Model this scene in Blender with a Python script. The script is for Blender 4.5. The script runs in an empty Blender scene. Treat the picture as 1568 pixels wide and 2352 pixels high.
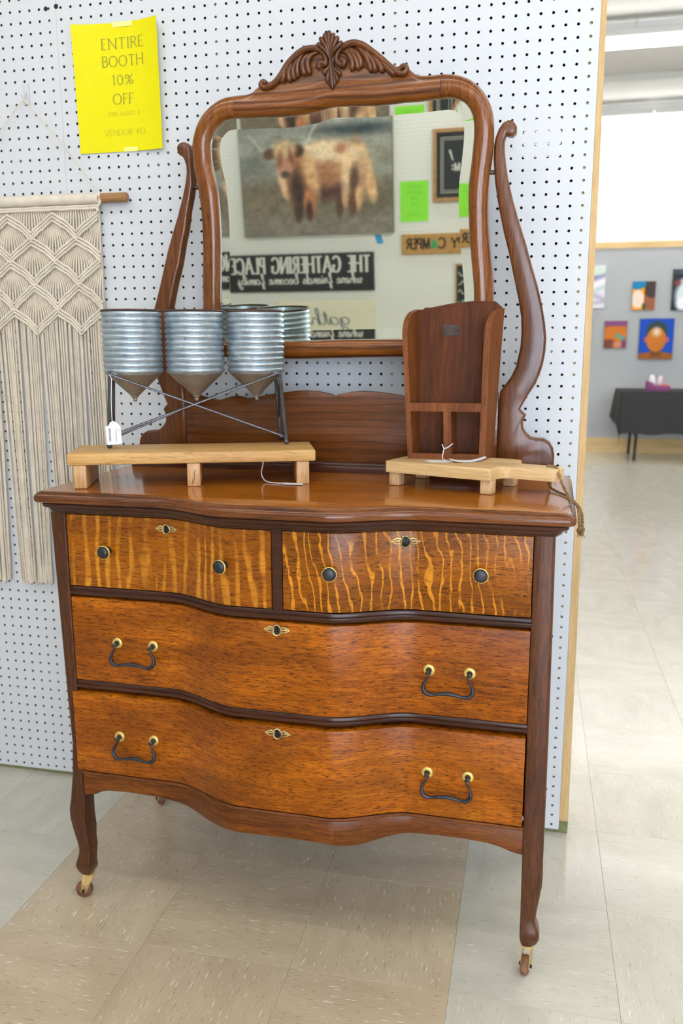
import bpy, bmesh, math, random
import numpy as np
from mathutils import Vector, Matrix, geometry
random.seed(7); np.random.seed(7)
S = bpy.context.scene
COL = S.collection
PI = math.pi

# ------------------------------------------------------------------ camera, world, exposure
cam_d = bpy.data.cameras.new('camera'); cam = bpy.data.objects.new('camera', cam_d); COL.objects.link(cam)
cam_d.sensor_fit = 'VERTICAL'; cam_d.sensor_height = 36.0; cam_d.sensor_width = 24.0; cam_d.lens = 29.49
_yaw, _pit, _rol = -0.2229, -0.1945, -0.0029
_f = Vector((math.sin(_yaw)*math.cos(_pit), math.cos(_yaw)*math.cos(_pit), math.sin(_pit)))
_r = Vector((math.cos(_yaw), -math.sin(_yaw), 0)); _u = _r.cross(_f)
_r2 = _r*math.cos(_rol) + _u*math.sin(_rol); _u2 = _u*math.cos(_rol) - _r*math.sin(_rol)
M = Matrix.Identity(4)
for i in range(3):
    M[i][0] = _r2[i]; M[i][1] = _u2[i]; M[i][2] = -_f[i]
M[0][3], M[1][3], M[2][3] = -0.0864, -1.9452, 1.1785
cam.matrix_world = M
cam_d.dof.use_dof = True; cam_d.dof.focus_distance = 1.46; cam_d.dof.aperture_fstop = 5.0
cam_d.clip_start = 0.05; cam_d.clip_end = 100
S.camera = cam
S.view_settings.view_transform = 'Standard'; S.view_settings.look = 'None'
S.view_settings.gamma = 1.0; S.view_settings.use_curve_mapping = False
S.view_settings.exposure = 0.18
world = bpy.data.worlds.new('world'); S.world = world; world.use_nodes = True
wbg = world.node_tree.nodes['Background']; wbg.inputs[0].default_value = (0.78, 0.87, 1.0, 1); wbg.inputs[1].default_value = 10.0
LAMP = 13.0           # radiance of the fluorescent diffusers

# ------------------------------------------------------------------ helpers
def lin(c):
    return tuple(((x/255)/12.92 if x/255 <= .04045 else ((x/255+.055)/1.055)**2.4) for x in c)
def tag(o, label=None, cat=None, group=None, kind=None):
    if label: o['label'] = label
    if cat: o['category'] = cat
    if group: o['group'] = group
    if kind: o['kind'] = kind
    return o
def empty(name, loc=(0, 0, 0), rz=0.0, **k):
    o = bpy.data.objects.new(name, None); COL.objects.link(o)
    o.location = loc; o.rotation_euler = (0, 0, rz); o.empty_display_size = .1
    return tag(o, **k)
class MB:
    def __init__(s): s.v = []; s.f = []; s.m = []
    def add(s, vs, fs, m=0):
        b = len(s.v); s.v += [tuple(p) for p in vs]
        for f in fs: s.f.append(tuple(b+i for i in f)); s.m.append(m)
        return s
    def box(s, x0, x1, y0, y1, z0, z1, m=0):
        v = [(x, y, z) for z in (z0, z1) for y in (y0, y1) for x in (x0, x1)]
        return s.add(v, [(0, 2, 3, 1), (4, 5, 7, 6), (0, 1, 5, 4), (2, 6, 7, 3), (0, 4, 6, 2), (1, 3, 7, 5)], m)
    def hexa(s, v, m=0):   # 8 corners ordered like box
        return s.add(v, [(0, 2, 3, 1), (4, 5, 7, 6), (0, 1, 5, 4), (2, 6, 7, 3), (0, 4, 6, 2), (1, 3, 7, 5)], m)
    def rings(s, rs, m=0, cap=True, closed=True):
        n = len(rs[0]); vs = [p for r in rs for p in r]; fs = []
        for k in range(len(rs)-1):
            for i in range(n if closed else n-1):
                j = (i+1) % n
                fs.append((k*n+i, k*n+j, (k+1)*n+j, (k+1)*n+i))
        s.add(vs, fs, m)
        if cap:
            for r, fl in ((rs[0], True), (rs[-1], False)):
                t = geometry.tessellate_polygon([[Vector(p) for p in r]])
                s.add(r, [tuple(x) if not fl else tuple(reversed(x)) for x in t], m)
        return s
    def tube(s, path, rad, n=8, m=0, flat=1.0, up=None, cap=True):
        P = [Vector(p) for p in path]; K = len(P); R = rad if isinstance(rad, (list, tuple)) else [rad]*K
        if K < 2: return s
        T = []
        for i in range(K):
            d = P[min(i+1, K-1)] - P[max(i-1, 0)]
            T.append(d.normalized() if d.length > 1e-9 else Vector((0, 0, 1)))
        nrm = Vector(up) if up else (Vector((0, 0, 1)) if abs(T[0].z) < .9 else Vector((0, 1, 0)))
        rs = []
        for i in range(K):
            nrm = Vector(up) if up else nrm
            a = nrm - T[i]*nrm.dot(T[i])
            a = a.normalized() if a.length > 1e-6 else T[i].orthogonal().normalized()
            if not up: nrm = a
            b = T[i].cross(a)
            rs.append([tuple(P[i] + a*(R[i]*flat*math.cos(2*PI*k/n)) + b*(R[i]*math.sin(2*PI*k/n))) for k in range(n)])
        return s.rings(rs, m, cap)
    def lathe(s, prof, o=(0, 0, 0), ax=(0, 0, 1), n=16, m=0, cap=True):
        o = Vector(o); ax = Vector(ax).normalized(); a = ax.orthogonal().normalized(); b = ax.cross(a)
        rs = [[tuple(o + ax*h + (a*math.cos(2*PI*k/n) + b*math.sin(2*PI*k/n))*max(r, 1e-5)) for k in range(n)] for r, h in prof]
        return s.rings(rs, m, cap)
    def ball(s, c, r, sx=1, sy=1, sz=1, n=10, m=0):
        rs = []
        for i in range(1, 6):
            t = PI*i/6
            rs.append([(c[0]+r*sx*math.sin(t)*math.cos(2*PI*k/n), c[1]+r*sy*math.sin(t)*math.sin(2*PI*k/n), c[2]-r*sz*math.cos(t)) for k in range(n)])
        return s.rings(rs, m)
    def build(s, name, mat, parent=None, smooth=40, **k):
        me = bpy.data.meshes.new(name); me.from_pydata(s.v, [], s.f)
        mats = mat if isinstance(mat, (list, tuple)) else [mat]
        for x in mats: me.materials.append(x)
        if len(mats) > 1: me.polygons.foreach_set('material_index', s.m)
        bm = bmesh.new(); bm.from_mesh(me)
        bmesh.ops.remove_doubles(bm, verts=bm.verts, dist=1e-6)
        bmesh.ops.recalc_face_normals(bm, faces=bm.faces); bm.to_mesh(me); bm.free()
        if smooth:
            me.polygons.foreach_set('use_smooth', [True]*len(me.polygons)); me.set_sharp_from_angle(angle=math.radians(smooth))
        return link(name, me, parent, **k)
def link(name, me, parent=None, **k):
    o = bpy.data.objects.new(name, me); COL.objects.link(o)
    if parent: o.parent = parent
    return tag(o, **k)
def cbox(x0, x1, y0, y1, z0, z1, b=.003, seg=2):
    """a box with rounded edges, as an MB"""
    bm = bmesh.new(); bmesh.ops.create_cube(bm, size=1)
    for v in bm.verts: v.co = ((x0+x1)/2+v.co.x*(x1-x0), (y0+y1)/2+v.co.y*(y1-y0), (z0+z1)/2+v.co.z*(z1-z0))
    bmesh.ops.bevel(bm, geom=list(bm.edges), offset=b, segments=seg, affect='EDGES', profile=.5)
    mb = MB(); bm.verts.index_update(); mb.add([v.co[:] for v in bm.verts], [[v.index for v in f.verts] for f in bm.faces]); bm.free()
    return mb
def join(*mbs):
    r = MB()
    for a in mbs:
        b = len(r.v); r.v += a.v; r.f += [tuple(b+i for i in f) for f in a.f]; r.m += a.m
    return r
def catmull(P, n=6, closed=False):
    P = [Vector(p) for p in P]; out = []; K = len(P)
    for i in range(K if closed else K-1):
        if closed: p0, p1, p2, p3 = P[i-1], P[i], P[(i+1) % K], P[(i+2) % K]
        else: p0, p1, p2, p3 = P[max(i-1, 0)], P[i], P[i+1], P[min(i+2, K-1)]
        for k in range(n):
            t = k/n
            out.append(.5*((2*p1)+(p2-p0)*t+(2*p0-5*p1+4*p2-p3)*t*t+(3*p1-p0-3*p2+p3)*t**3))
    if not closed: out.append(P[-1])
    return [tuple(p) for p in out]
def interp(x, tab):
    tab = sorted(tab); return float(np.interp(x, [a for a, b in tab], [b for a, b in tab]))
def offset_poly(pts, d):
    n = len(pts); out = []
    A = sum(pts[i][0]*pts[(i+1) % n][1]-pts[(i+1) % n][0]*pts[i][1] for i in range(n))
    sg = 1 if A > 0 else -1
    for i in range(n):
        p0, p1, p2 = Vector(pts[i-1]), Vector(pts[i]), Vector(pts[(i+1) % n])
        e1 = (p1-p0); e2 = (p2-p1)
        e1 = e1.normalized() if e1.length > 1e-9 else Vector((1, 0)); e2 = e2.normalized() if e2.length > 1e-9 else e1
        nn = Vector((-e1.y-e2.y, e1.x+e2.x))*sg
        nn = nn.normalized() if nn.length > 1e-6 else Vector((-e1.y, e1.x))*sg
        c = max(.5, nn.dot(Vector((-e1.y, e1.x))*sg))
        q = p1+nn*(d/c); out.append((q.x, q.y))
    return out
def slab(mb, pts, to3, t, r=.004, m=0, seg=3):
    """outline pts (2D) made a board of thickness t with rounded front edges; to3(a,b,depth), depth 0 = front face"""
    rs = []
    for k in range(seg+1):
        a = PI/2*k/seg
        q = offset_poly(pts, r*(1-math.sin(a))) if k < seg else pts
        rs.append([to3(p[0], p[1], r*(1-math.cos(a))) for p in q])
    rs.append([to3(p[0], p[1], t) for p in pts])
    n = len(pts); vs = [p for q in rs for p in q]; fs = []
    for k in range(len(rs)-1):
        for i in range(n):
            j = (i+1) % n; fs.append((k*n+i, k*n+j, (k+1)*n+j, (k+1)*n+i))
    mb.add(vs, fs, m)
    for ring in (rs[0], rs[-1]):
        q2 = offset_poly(pts, r) if ring is rs[0] else pts
        t3 = geometry.tessellate_polygon([[Vector((p[0], p[1], 0)) for p in q2]])
        mb.add(ring, [tuple(x) for x in t3], m)
    return mb

# ------------------------------------------------------------------ materials
MATS = {}
class NT:
    def __init__(s, name):
        m = bpy.data.materials.new(name); m.use_nodes = True; s.mat = m; s.t = m.node_tree; s.n = s.t.nodes
        s.b = s.n['Principled BSDF']; s.oc = s.n.new('ShaderNodeTexCoord')
    def node(s, typ, **k):
        x = s.n.new(typ)
        for a, b in k.items(): setattr(x, a, b)
        return x
    def L(s, a, b): s.t.links.new(a, b)
    def coord(s, scale=(1, 1, 1), rot=(0, 0, 0), loc=(0, 0, 0), src='Object', rnd=False):
        mp = s.node('ShaderNodeMapping'); mp.inputs['Scale'].default_value = scale; mp.inputs['Rotation'].default_value = rot; mp.inputs['Location'].default_value = loc
        v = s.oc.outputs[src]
        if rnd:
            oi = s.node('ShaderNodeObjectInfo'); ml = s.node('ShaderNodeVectorMath', operation='SCALE'); ad = s.node('ShaderNodeVectorMath', operation='ADD')
            cx = s.node('ShaderNodeCombineXYZ'); s.L(oi.outputs['Random'], cx.inputs[0]); s.L(oi.outputs['Random'], cx.inputs[1])
            s.L(cx.outputs[0], ml.inputs[0]); ml.inputs['Scale'].default_value = 37.0
            s.L(v, ad.inputs[0]); s.L(ml.outputs[0], ad.inputs[1]); v = ad.outputs[0]
        s.L(v, mp.inputs['Vector']); return mp.outputs[0]
    def noise(s, vec, scale=1, detail=4, rough=.6, dist=0.0):
        x = s.node('ShaderNodeTexNoise'); s.L(vec, x.inputs['Vector'])
        x.inputs['Scale'].default_value = scale; x.inputs['Detail'].default_value = detail; x.inputs['Roughness'].default_value = rough; x.inputs['Distortion'].default_value = dist
        return x.outputs['Fac']
    def wave(s, vec, scale=5, dist=3, detail=2, ds=1.5, direction='X'):
        x = s.node('ShaderNodeTexWave', bands_direction=direction); s.L(vec, x.inputs['Vector'])
        x.inputs['Scale'].default_value = scale; x.inputs['Distortion'].default_value = dist; x.inputs['Detail'].default_value = detail; x.inputs['Detail Scale'].default_value = ds
        return x.outputs['Fac']
    def ramp(s, fac, stops):
        x = s.node('ShaderNodeValToRGB'); e = x.color_ramp.elements
        while len(e) < len(stops): e.new(.5)
        for el, (p, c) in zip(e, stops):
            el.position = p; el.color = (*c, 1) if not isinstance(c, (int, float)) else (c, c, c, 1)
        s.L(fac, x.inputs['Fac']); return x.outputs['Color']
    def mix(s, fac, a, b, mode='MIX'):
        x = s.node('ShaderNodeMix', data_type='RGBA', blend_type=mode)
        for sock, val in ((x.inputs[0], fac), (x.inputs[6], a), (x.inputs[7], b)):
            if isinstance(val, bpy.types.NodeSocket): s.L(val, sock)
            elif isinstance(val, (int, float)): sock.default_value = val
            else: sock.default_value = (*val, 1)
        return x.outputs[2]
    def set(s, **k):
        for a, b in k.items():
            i = s.b.inputs[a.replace('_', ' ')]
            if isinstance(b, bpy.types.NodeSocket): s.L(b, i)
            elif isinstance(b, tuple): i.default_value = (*b, 1) if len(b) == 3 else b
            else: i.default_value = b
        return s
    def bump(s, h, strength=.2, dist=.001):
        x = s.node('ShaderNodeBump'); x.inputs['Strength'].default_value = strength; x.inputs['Distance'].default_value = dist
        s.L(h, x.inputs['Height']); s.L(x.outputs[0], s.b.inputs['Normal']); return s
def mk_peg(name, col):
    m = NT(name); g = m.node('ShaderNodeNewGeometry')
    m.set(Base_Color=m.mix(g.outputs['Backfacing'], col, (.045, .040, .035)), Roughness=.42, Specular_IOR_Level=.4); return m.mat  # board back darkened as well, its colour standing in for cavity shade
def plain(name, col, rough=.5, metal=0.0, spec=.5, bump=0.0, bscale=300, vary=.08, **k):
    m = NT(name); f = m.noise(m.coord(), 35, 4)
    c = m.mix(m.ramp(f, [(.35, 0.0), (.65, 1.0)]), tuple(x*(1-vary) for x in col), tuple(min(1, x*(1+vary)) for x in col))
    m.set(Base_Color=c, Roughness=rough, Metallic=metal, Specular_IOR_Level=spec, **k)
    if bump: m.bump(m.noise(m.coord(), bscale, 3), bump)
    return m.mat
def wood(name, dark, mid, light, axis='X', rough=.28, coat=.5, crough=.12, fine=260, fleck=None, cath=0.0, pore=.5, spec=.4, warp=.9, rot=(0, 0, 0), frot=(0, 0, 0), curved=False, gmix=.5, mottle=0.0, gl=7):
    """grain runs along axis; fleck = strength and colour of quarter-sawn ray fleck"""
    m = NT(name); a = {'X': 0, 'Y': 1, 'Z': 2}[axis]
    def st(l, w): return tuple(l if i == a or (curved and i == 1) else w for i in range(3))
    broad = m.noise(m.coord(st(1.6, 9), rot), 1.0, 5, .6, warp)
    grain = m.noise(m.coord(st(gl, fine), rot), 1.0, 6, .65, .15)
    col = m.ramp(broad, [(.30, dark), (.5, mid), (.70, light)])
    g2 = m.ramp(grain, [(.34, dark), (.52, mid), (.68, light)])
    col = m.mix(gmix, col, g2)
    if mottle:
        mt = m.ramp(m.noise(m.coord(st(3.5, 9), rot, (7, 3, 1)), 1.0, 4, .6, .6), [(.40, 1.0), (.58, 0.0)])
        col = m.mix(m.mix(1.0, mt, (mottle,)*3, 'MULTIPLY'), col, tuple(x*q for x, q in zip(dark, (.95, 1.05, .9))))
    pr = m.ramp(m.noise(m.coord(st(gl*3.2, fine*2.2), rot), 1.0, 3, .7), [(.38, 1.0), (.47, 0.0)])
    col = m.mix(m.mix(1.0, pr, (pore, pore, pore), 'MULTIPLY'), col, tuple(x*.35 for x in dark))
    if cath:
        w = m.ramp(m.wave(m.coord(st(.8, 7), rot), 2.6, 9, 3, .9, 'Z' if axis == 'X' else 'X'), [(.0, 1.0), (.16, .7), (.30, 0.0)])
        col = m.mix(m.mix(1.0, w, (cath, cath, cath), 'MULTIPLY'), col, tuple(x*.4 for x in dark))
    if fleck:
        s_, fc, kind = fleck
        if kind == 'broad':
            w1 = m.ramp(m.wave(m.coord((1, .15, .22), frot), 13.0, 10.0, 3, 1.3, 'X'), [(.52, 0.0), (.90, 1.0)])
            w2 = m.ramp(m.noise(m.coord((10, 1, 9), frot, (4, 0, 2)), 1.0, 3, .6, .5), [(.36, 0.0), (.62, 1.0)])
            brk = m.ramp(m.noise(m.coord((14, 14, 170), frot), 1.0, 3), [(.34, .40), (.50, 1.0)])
        else:
            w1 = m.ramp(m.wave(m.coord((1, .15, .34), frot), 19.0, 10.5, 3, 1.25, 'X'), [(.86, 0.0), (.96, 1.0)])
            w2 = m.ramp(m.noise(m.coord((9, 1, 11), frot, (1, 0, 5)), 1.0, 3, .6, .5), [(.36, .0), (.50, 1.0)])
            brk = m.ramp(m.noise(m.coord((14, 14, 190), frot), 1.0, 3), [(.34, .40), (.50, 1.0)])
        fk = m.mix(1.0, m.mix(1.0, w1, w2, 'MULTIPLY'), brk, 'MULTIPLY')
        col = m.mix(m.mix(1.0, fk, (s_, s_, s_), 'MULTIPLY'), col, fc)
    m.set(Base_Color=col, Roughness=rough, Specular_IOR_Level=spec, Coat_Weight=coat, Coat_Roughness=crough)
    m.bump(grain, .12, .0006)
    return m.mat

ORG_D, ORG_M, ORG_L = (.115, .028, .004), (.36, .112, .012), (.56, .22, .030)
M_drawer = wood('oak_drawer', (0.1395, 0.0288, 0.0018), (0.4230, 0.1098, 0.0027), (0.5760, 0.1845, 0.0063), 'X', .34, .10, .18, pore=.85, spec=.22, curved=True, mottle=.6, gmix=.6, gl=22)
M_fleckL = wood('quartersawn_oak_left', (0.1380, 0.0313, 0.0018), (0.3680, 0.1030, 0.0037), (0.5060, 0.1748, 0.0074), 'X', .30, .12, .12, fleck=(.72, (.80, .33, .025), 'broad'), pore=.8, spec=.22, curved=True, mottle=.4, gl=22)
M_fleckR = wood('quartersawn_oak_right', (0.1288, 0.0313, 0.0018), (0.3588, 0.1058, 0.0037), (0.4876, 0.1656, 0.0074), 'X', .30, .12, .12, fleck=(.75, (.80, .31, .02), 'thin'), pore=.9, spec=.22, frot=(0, .35, 0), curved=True, mottle=.4, gl=22)
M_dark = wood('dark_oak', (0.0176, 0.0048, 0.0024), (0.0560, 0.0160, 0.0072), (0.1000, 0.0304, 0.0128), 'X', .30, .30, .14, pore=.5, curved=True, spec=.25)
M_post = wood('dark_oak_upright', (.032, .009, .003), (.092, .027, .008), (.165, .052, .015), 'Z', .36, .25, .18, pore=.5, spec=.28, gl=14)
M_apron = wood('oak_apron', (.045, .011, .002), (.165, .044, .005), (.28, .088, .011), 'X', .36, .15, .2, pore=.5, curved=True, spec=.22, gl=18)
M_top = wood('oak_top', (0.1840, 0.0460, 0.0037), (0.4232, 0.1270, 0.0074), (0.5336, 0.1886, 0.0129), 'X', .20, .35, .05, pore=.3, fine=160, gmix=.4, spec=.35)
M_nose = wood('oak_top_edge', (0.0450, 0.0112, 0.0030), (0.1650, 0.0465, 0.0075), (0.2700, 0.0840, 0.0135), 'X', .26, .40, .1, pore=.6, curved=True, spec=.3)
M_splash = wood('oak_splash', (0.0467, 0.0119, 0.0026), (0.1360, 0.0391, 0.0076), (0.2125, 0.0680, 0.0136), 'X', .24, .35, .08, pore=.3, cath=.35, spec=.3, gmix=.35)
M_harp = wood('oak_upright_scroll', (0.0432, 0.0115, 0.0029), (0.1368, 0.0396, 0.0086), (0.2160, 0.0691, 0.0158), 'Z', .27, .38, .12, pore=.6, cath=.3, spec=.3, gmix=.4)
M_frame = wood('oak_frame', (0.0684, 0.0173, 0.0022), (0.2304, 0.0662, 0.0065), (0.3312, 0.1116, 0.0115), 'Z', .24, .42, .10, pore=.6, cath=.25, spec=.3, gmix=.4)
M_frameX = wood('oak_frame_rail', (0.0578, 0.0143, 0.0020), (0.1972, 0.0558, 0.0068), (0.2924, 0.0952, 0.0109), 'X', .26, .40, .12, pore=.5, cath=.6, spec=.3, gmix=.4)
M_carve = wood('oak_carving', (.035, .009, .002), (.125, .034, .006), (.24, .072, .012), 'Z', .28, .40, .14, pore=.4, spec=.3)  # oak toned darker overall; shade between the leaves is in the colour
M_inside = plain('dark_carcass', (.018, .009, .005), .7)
M_pale = wood('mango_wood', (.38, .19, .055), (.64, .37, .125), (.76, .48, .18), 'X', .45, .08, .3, pore=.4, spec=.3, gl=12, gmix=.4)
M_paleZ = wood('mango_wood_leg', (.36, .18, .065), (.60, .34, .14), (.72, .46, .21), 'Z', .42, .15, .3, pore=.45, spec=.4)
M_board = wood('light_mango_wood', (.42, .25, .10), (.66, .44, .20), (.78, .58, .30), 'X', .45, .1, .3, pore=.3, spec=.4)
M_boardZ = wood('light_mango_leg', (.42, .25, .11), (.62, .40, .20), (.74, .52, .29), 'Z', .5, .1, .3, pore=.4, spec=.4)
M_box = wood('antique_red_wood', (0.0310, 0.0074, 0.0019), (0.0930, 0.0236, 0.0050), (0.1860, 0.0546, 0.0099), 'Z', .55, .0, .25, pore=.3, warp=1.6, fine=120, gmix=.25, spec=.18)
M_boxe = wood('antique_red_wood_edge', (0.0648, 0.0173, 0.0050), (0.1800, 0.0540, 0.0130), (0.2880, 0.1008, 0.0259), 'Z', .55, .0, .3, pore=.35, warp=1.6, fine=120, gmix=.3, spec=.2)
M_pine = wood('pine', (.50, .30, .11), (.66, .44, .20), (.76, .55, .29), 'Z', .55, .05, .4, pore=.2, spec=.3)
M_pineX = wood('pine_rail', (.58, .38, .14), (.74, .52, .24), (.83, .64, .36), 'X', .55, .05, .4, pore=.15, spec=.3)
M_dowel = wood('dowel_wood', (.24, .11, .035), (.40, .20, .07), (.52, .29, .11), 'X', .5, .1, .4, pore=.4)
M_plate = plain('treated_lumber', (.20, .20, .085), .8, vary=.2)
M_peg = mk_peg('white_pegboard', (.635, .648, .662))
M_pegc = mk_peg('cream_pegboard', (.82, .82, .78))
M_hard = plain('shaded_hardboard_edge', (.030, .034, .036), .8, vary=.2)  # raw hardboard, darkened further so the colour carries shade inside the holes
M_black = plain('blackened_iron', (.040, .040, .048), .38, .5, vary=.3)
M_iron = plain('steel_rod', (.11, .105, .11), .42, .9, vary=.25)
M_brass = plain('brass', (.80, .58, .17), .33, .75, vary=.12)
M_oldbrass = plain('antique_brass', (.62, .46, .20), .40, .7, vary=.35)
M_void = plain('keyhole_black', (.004, .004, .005), .6)
M_wheel = plain('worn_caster_wood', (.20, .085, .038), .6, vary=.4, bump=.3)
M_white = plain('white_paint', (.83, .83, .83), .6, vary=.01)
M_ceil = plain('ceiling_white', (.66, .66, .645), .8, vary=.02)
M_steelwhite = plain('white_steel', (.52, .53, .51), .5, vary=.02)
M_grey = plain('grey_paint', (.43, .45, .465), .7, vary=.015)
M_cloth = plain('black_cloth', (.026, .025, .026), .75, vary=.2, bump=.2)
M_yel = plain('yellow_paper', (.80, .72, .0), .55, vary=.01, spec=.25)
M_green = plain('lime_paper', (.30, .86, .07), .6, vary=.01, spec=.25)
M_tape = plain('clear_tape', (.95, .90, .25), .25, vary=.01)
M_ink = plain('olive_ink', (.26, .25, .02), .6, vary=.05)
M_inkf = plain('faint_ink', (.50, .46, .01), .6, vary=.05)
M_inkg = plain('green_ink', (.16, .52, .04), .6, vary=.05)
M_tag = plain('tag_card', (.82, .83, .88), .5, vary=.01)
M_print = plain('tag_print', (.16, .18, .22), .6)
M_string = plain('white_string', (.78, .78, .80), .7)
M_plastic = plain('clear_hook_plastic', (.86, .89, .93), .15, vary=.01, Transmission_Weight=.35)
M_cotton = plain('cotton_cord', (.74, .66, .54), .9, vary=.08, bump=.5, bscale=900, spec=.15)
M_cotton2 = plain('cotton_fringe', (.72, .63, .50), .95, vary=.08, bump=.4, bscale=700, spec=.1)
M_jute = plain('jute_twine', (.30, .18, .085), .9, vary=.3, bump=.8, bscale=900, spec=.1)
M_rim = plain('rusty_rim', (.10, .055, .045), .55, .5, vary=.4)
M_char = plain('charcoal_board', (.022, .027, .030), .6, vary=.06)
M_chalk = plain('chalk_white', (.66, .64, .60), .8, vary=.03)
M_cream = plain('cream_board', (.78, .74, .58), .6, vary=.02)
M_slate = plain('grey_blue_board', (.12, .16, .19), .6, vary=.06)
M_oaksign = plain('honey_sign_wood', (.50, .27, .085), .5, vary=.15)
M_blk = plain('black_letter', (.02, .017, .014), .6)
M_grn = plain('tent_green', (.05, .34, .13), .6)
M_blue = plain('blue_tape', (.05, .36, .72), .5)
M_framewood = plain('light_frame_wood', (.44, .24, .10), .5, vary=.15)
M_canvas = plain('canvas_edge', (.16, .14, .12), .7)
M_purple = plain('purple_velvet', (.22, .04, .16), .6, vary=.15)
M_tissue = plain('white_tissue', (.85, .80, .86), .7, vary=.03)
M_pinktis = plain('pink_tissue', (.80, .62, .74), .7, vary=.03)
M_orange = plain('coral_felt', (.62, .16, .09), .7, vary=.1)
M_lead = plain('dull_lead', (.055, .035, .028), .6, .2, vary=.4)
M_slabm = plain('joint_grey', (.26, .23, .18), .8)

def mk_galv():
    m = NT('galvanised_steel')
    sp = m.node('ShaderNodeTexVoronoi'); m.L(m.coord((1, 1, 1.6)), sp.inputs['Vector']); sp.inputs['Scale'].default_value = 190
    n = m.noise(m.coord((40, 40, 40)), 1, 5)
    c = m.mix(m.ramp(n, [(.3, 0.0), (.7, 1.0)]), (.36, .44, .50), (.60, .67, .71))
    bwn = m.node('ShaderNodeRGBToBW'); m.L(sp.outputs['Color'], bwn.inputs[0]); c = m.mix(m.ramp(bwn.outputs[0], [(.3, 0.0), (.7, .35)]), c, (.30, .36, .41))
    dk = m.ramp(m.noise(m.coord((60, 60, 110), loc=(3, 1, 2)), 1, 4, .7), [(.30, 1.0), (.37, 0.0)])
    c = m.mix(m.mix(1.0, dk, (.6, .6, .6), 'MULTIPLY'), c, (.12, .11, .10))
    m.set(Base_Color=c, Metallic=.75, Roughness=m.ramp(n, [(.3, .34), (.7, .5)])); m.bump(n, .06, .0004); return m.mat
M_galv = mk_galv()
def mk_cone():
    m = NT('dull_galvanised_cone')
    n = m.noise(m.coord((50, 50, 30)), 1, 5)
    m.set(Base_Color=m.mix(n, (.20, .17, .13), (.42, .37, .29)), Metallic=.55, Roughness=.5); return m.mat
M_cone = mk_cone()
def mk_mirror():
    m = NT('silvered_glass'); m.set(Base_Color=(.80, .845, .765), Metallic=1.0, Roughness=.012); return m.mat
M_mirror = mk_mirror()
def mk_tile(name, lo, hi, fl_w, fl_d, wst):
    m = NT(name)
    base = m.noise(m.coord((5, 14, 5), rnd=True), 1, 5, .6, .4)
    c = m.mix(m.ramp(base, [(.3, 0.0), (.7, 1.0)]), lo, hi)
    w = m.ramp(m.noise(m.coord((30, 210, 30), rnd=True), 1, 2, .6), [(.640, 0.0), (.69, 1.0)])
    c = m.mix(m.mix(1.0, w, (wst,)*3, 'MULTIPLY'), c, fl_w)
    d = m.ramp(m.noise(m.coord((34, 320, 30), loc=(5, 9, 0), rnd=True), 1, 3, .65), [(.325, 1.0), (.40, 0.0)])
    c = m.mix(m.mix(1.0, d, (.5, .5, .5), 'MULTIPLY'), c, fl_d)
    m.set(Base_Color=c, Roughness=.20, Specular_IOR_Level=.5, Coat_Weight=.3, Coat_Roughness=.12); return m.mat
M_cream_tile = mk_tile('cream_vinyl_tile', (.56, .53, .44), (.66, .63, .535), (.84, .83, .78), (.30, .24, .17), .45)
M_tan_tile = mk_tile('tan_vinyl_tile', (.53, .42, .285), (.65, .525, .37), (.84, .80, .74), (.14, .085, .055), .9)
def mk_emit(name, col, s):
    m = NT(name); m.set(Base_Color=(.9, .9, .9), Emission_Color=col, Emission_Strength=s); return m.mat
M_lamp = mk_emit('lit_diffuser', (1.0, .985, .96), LAMP)
def mk_glass():
    m = NT('window_glass'); m.set(Base_Color=(.95, .97, 1), Roughness=.0, Transmission_Weight=1.0, IOR=1.05); return m.mat
M_glass = mk_glass()
def mk_vc():
    m = NT('printed_picture'); a = m.node('ShaderNodeVertexColor', layer_name='ink'); m.set(Base_Color=a.outputs[0], Roughness=.6, Specular_IOR_Level=.3); return m.mat
M_ink_vc = mk_vc()

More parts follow.
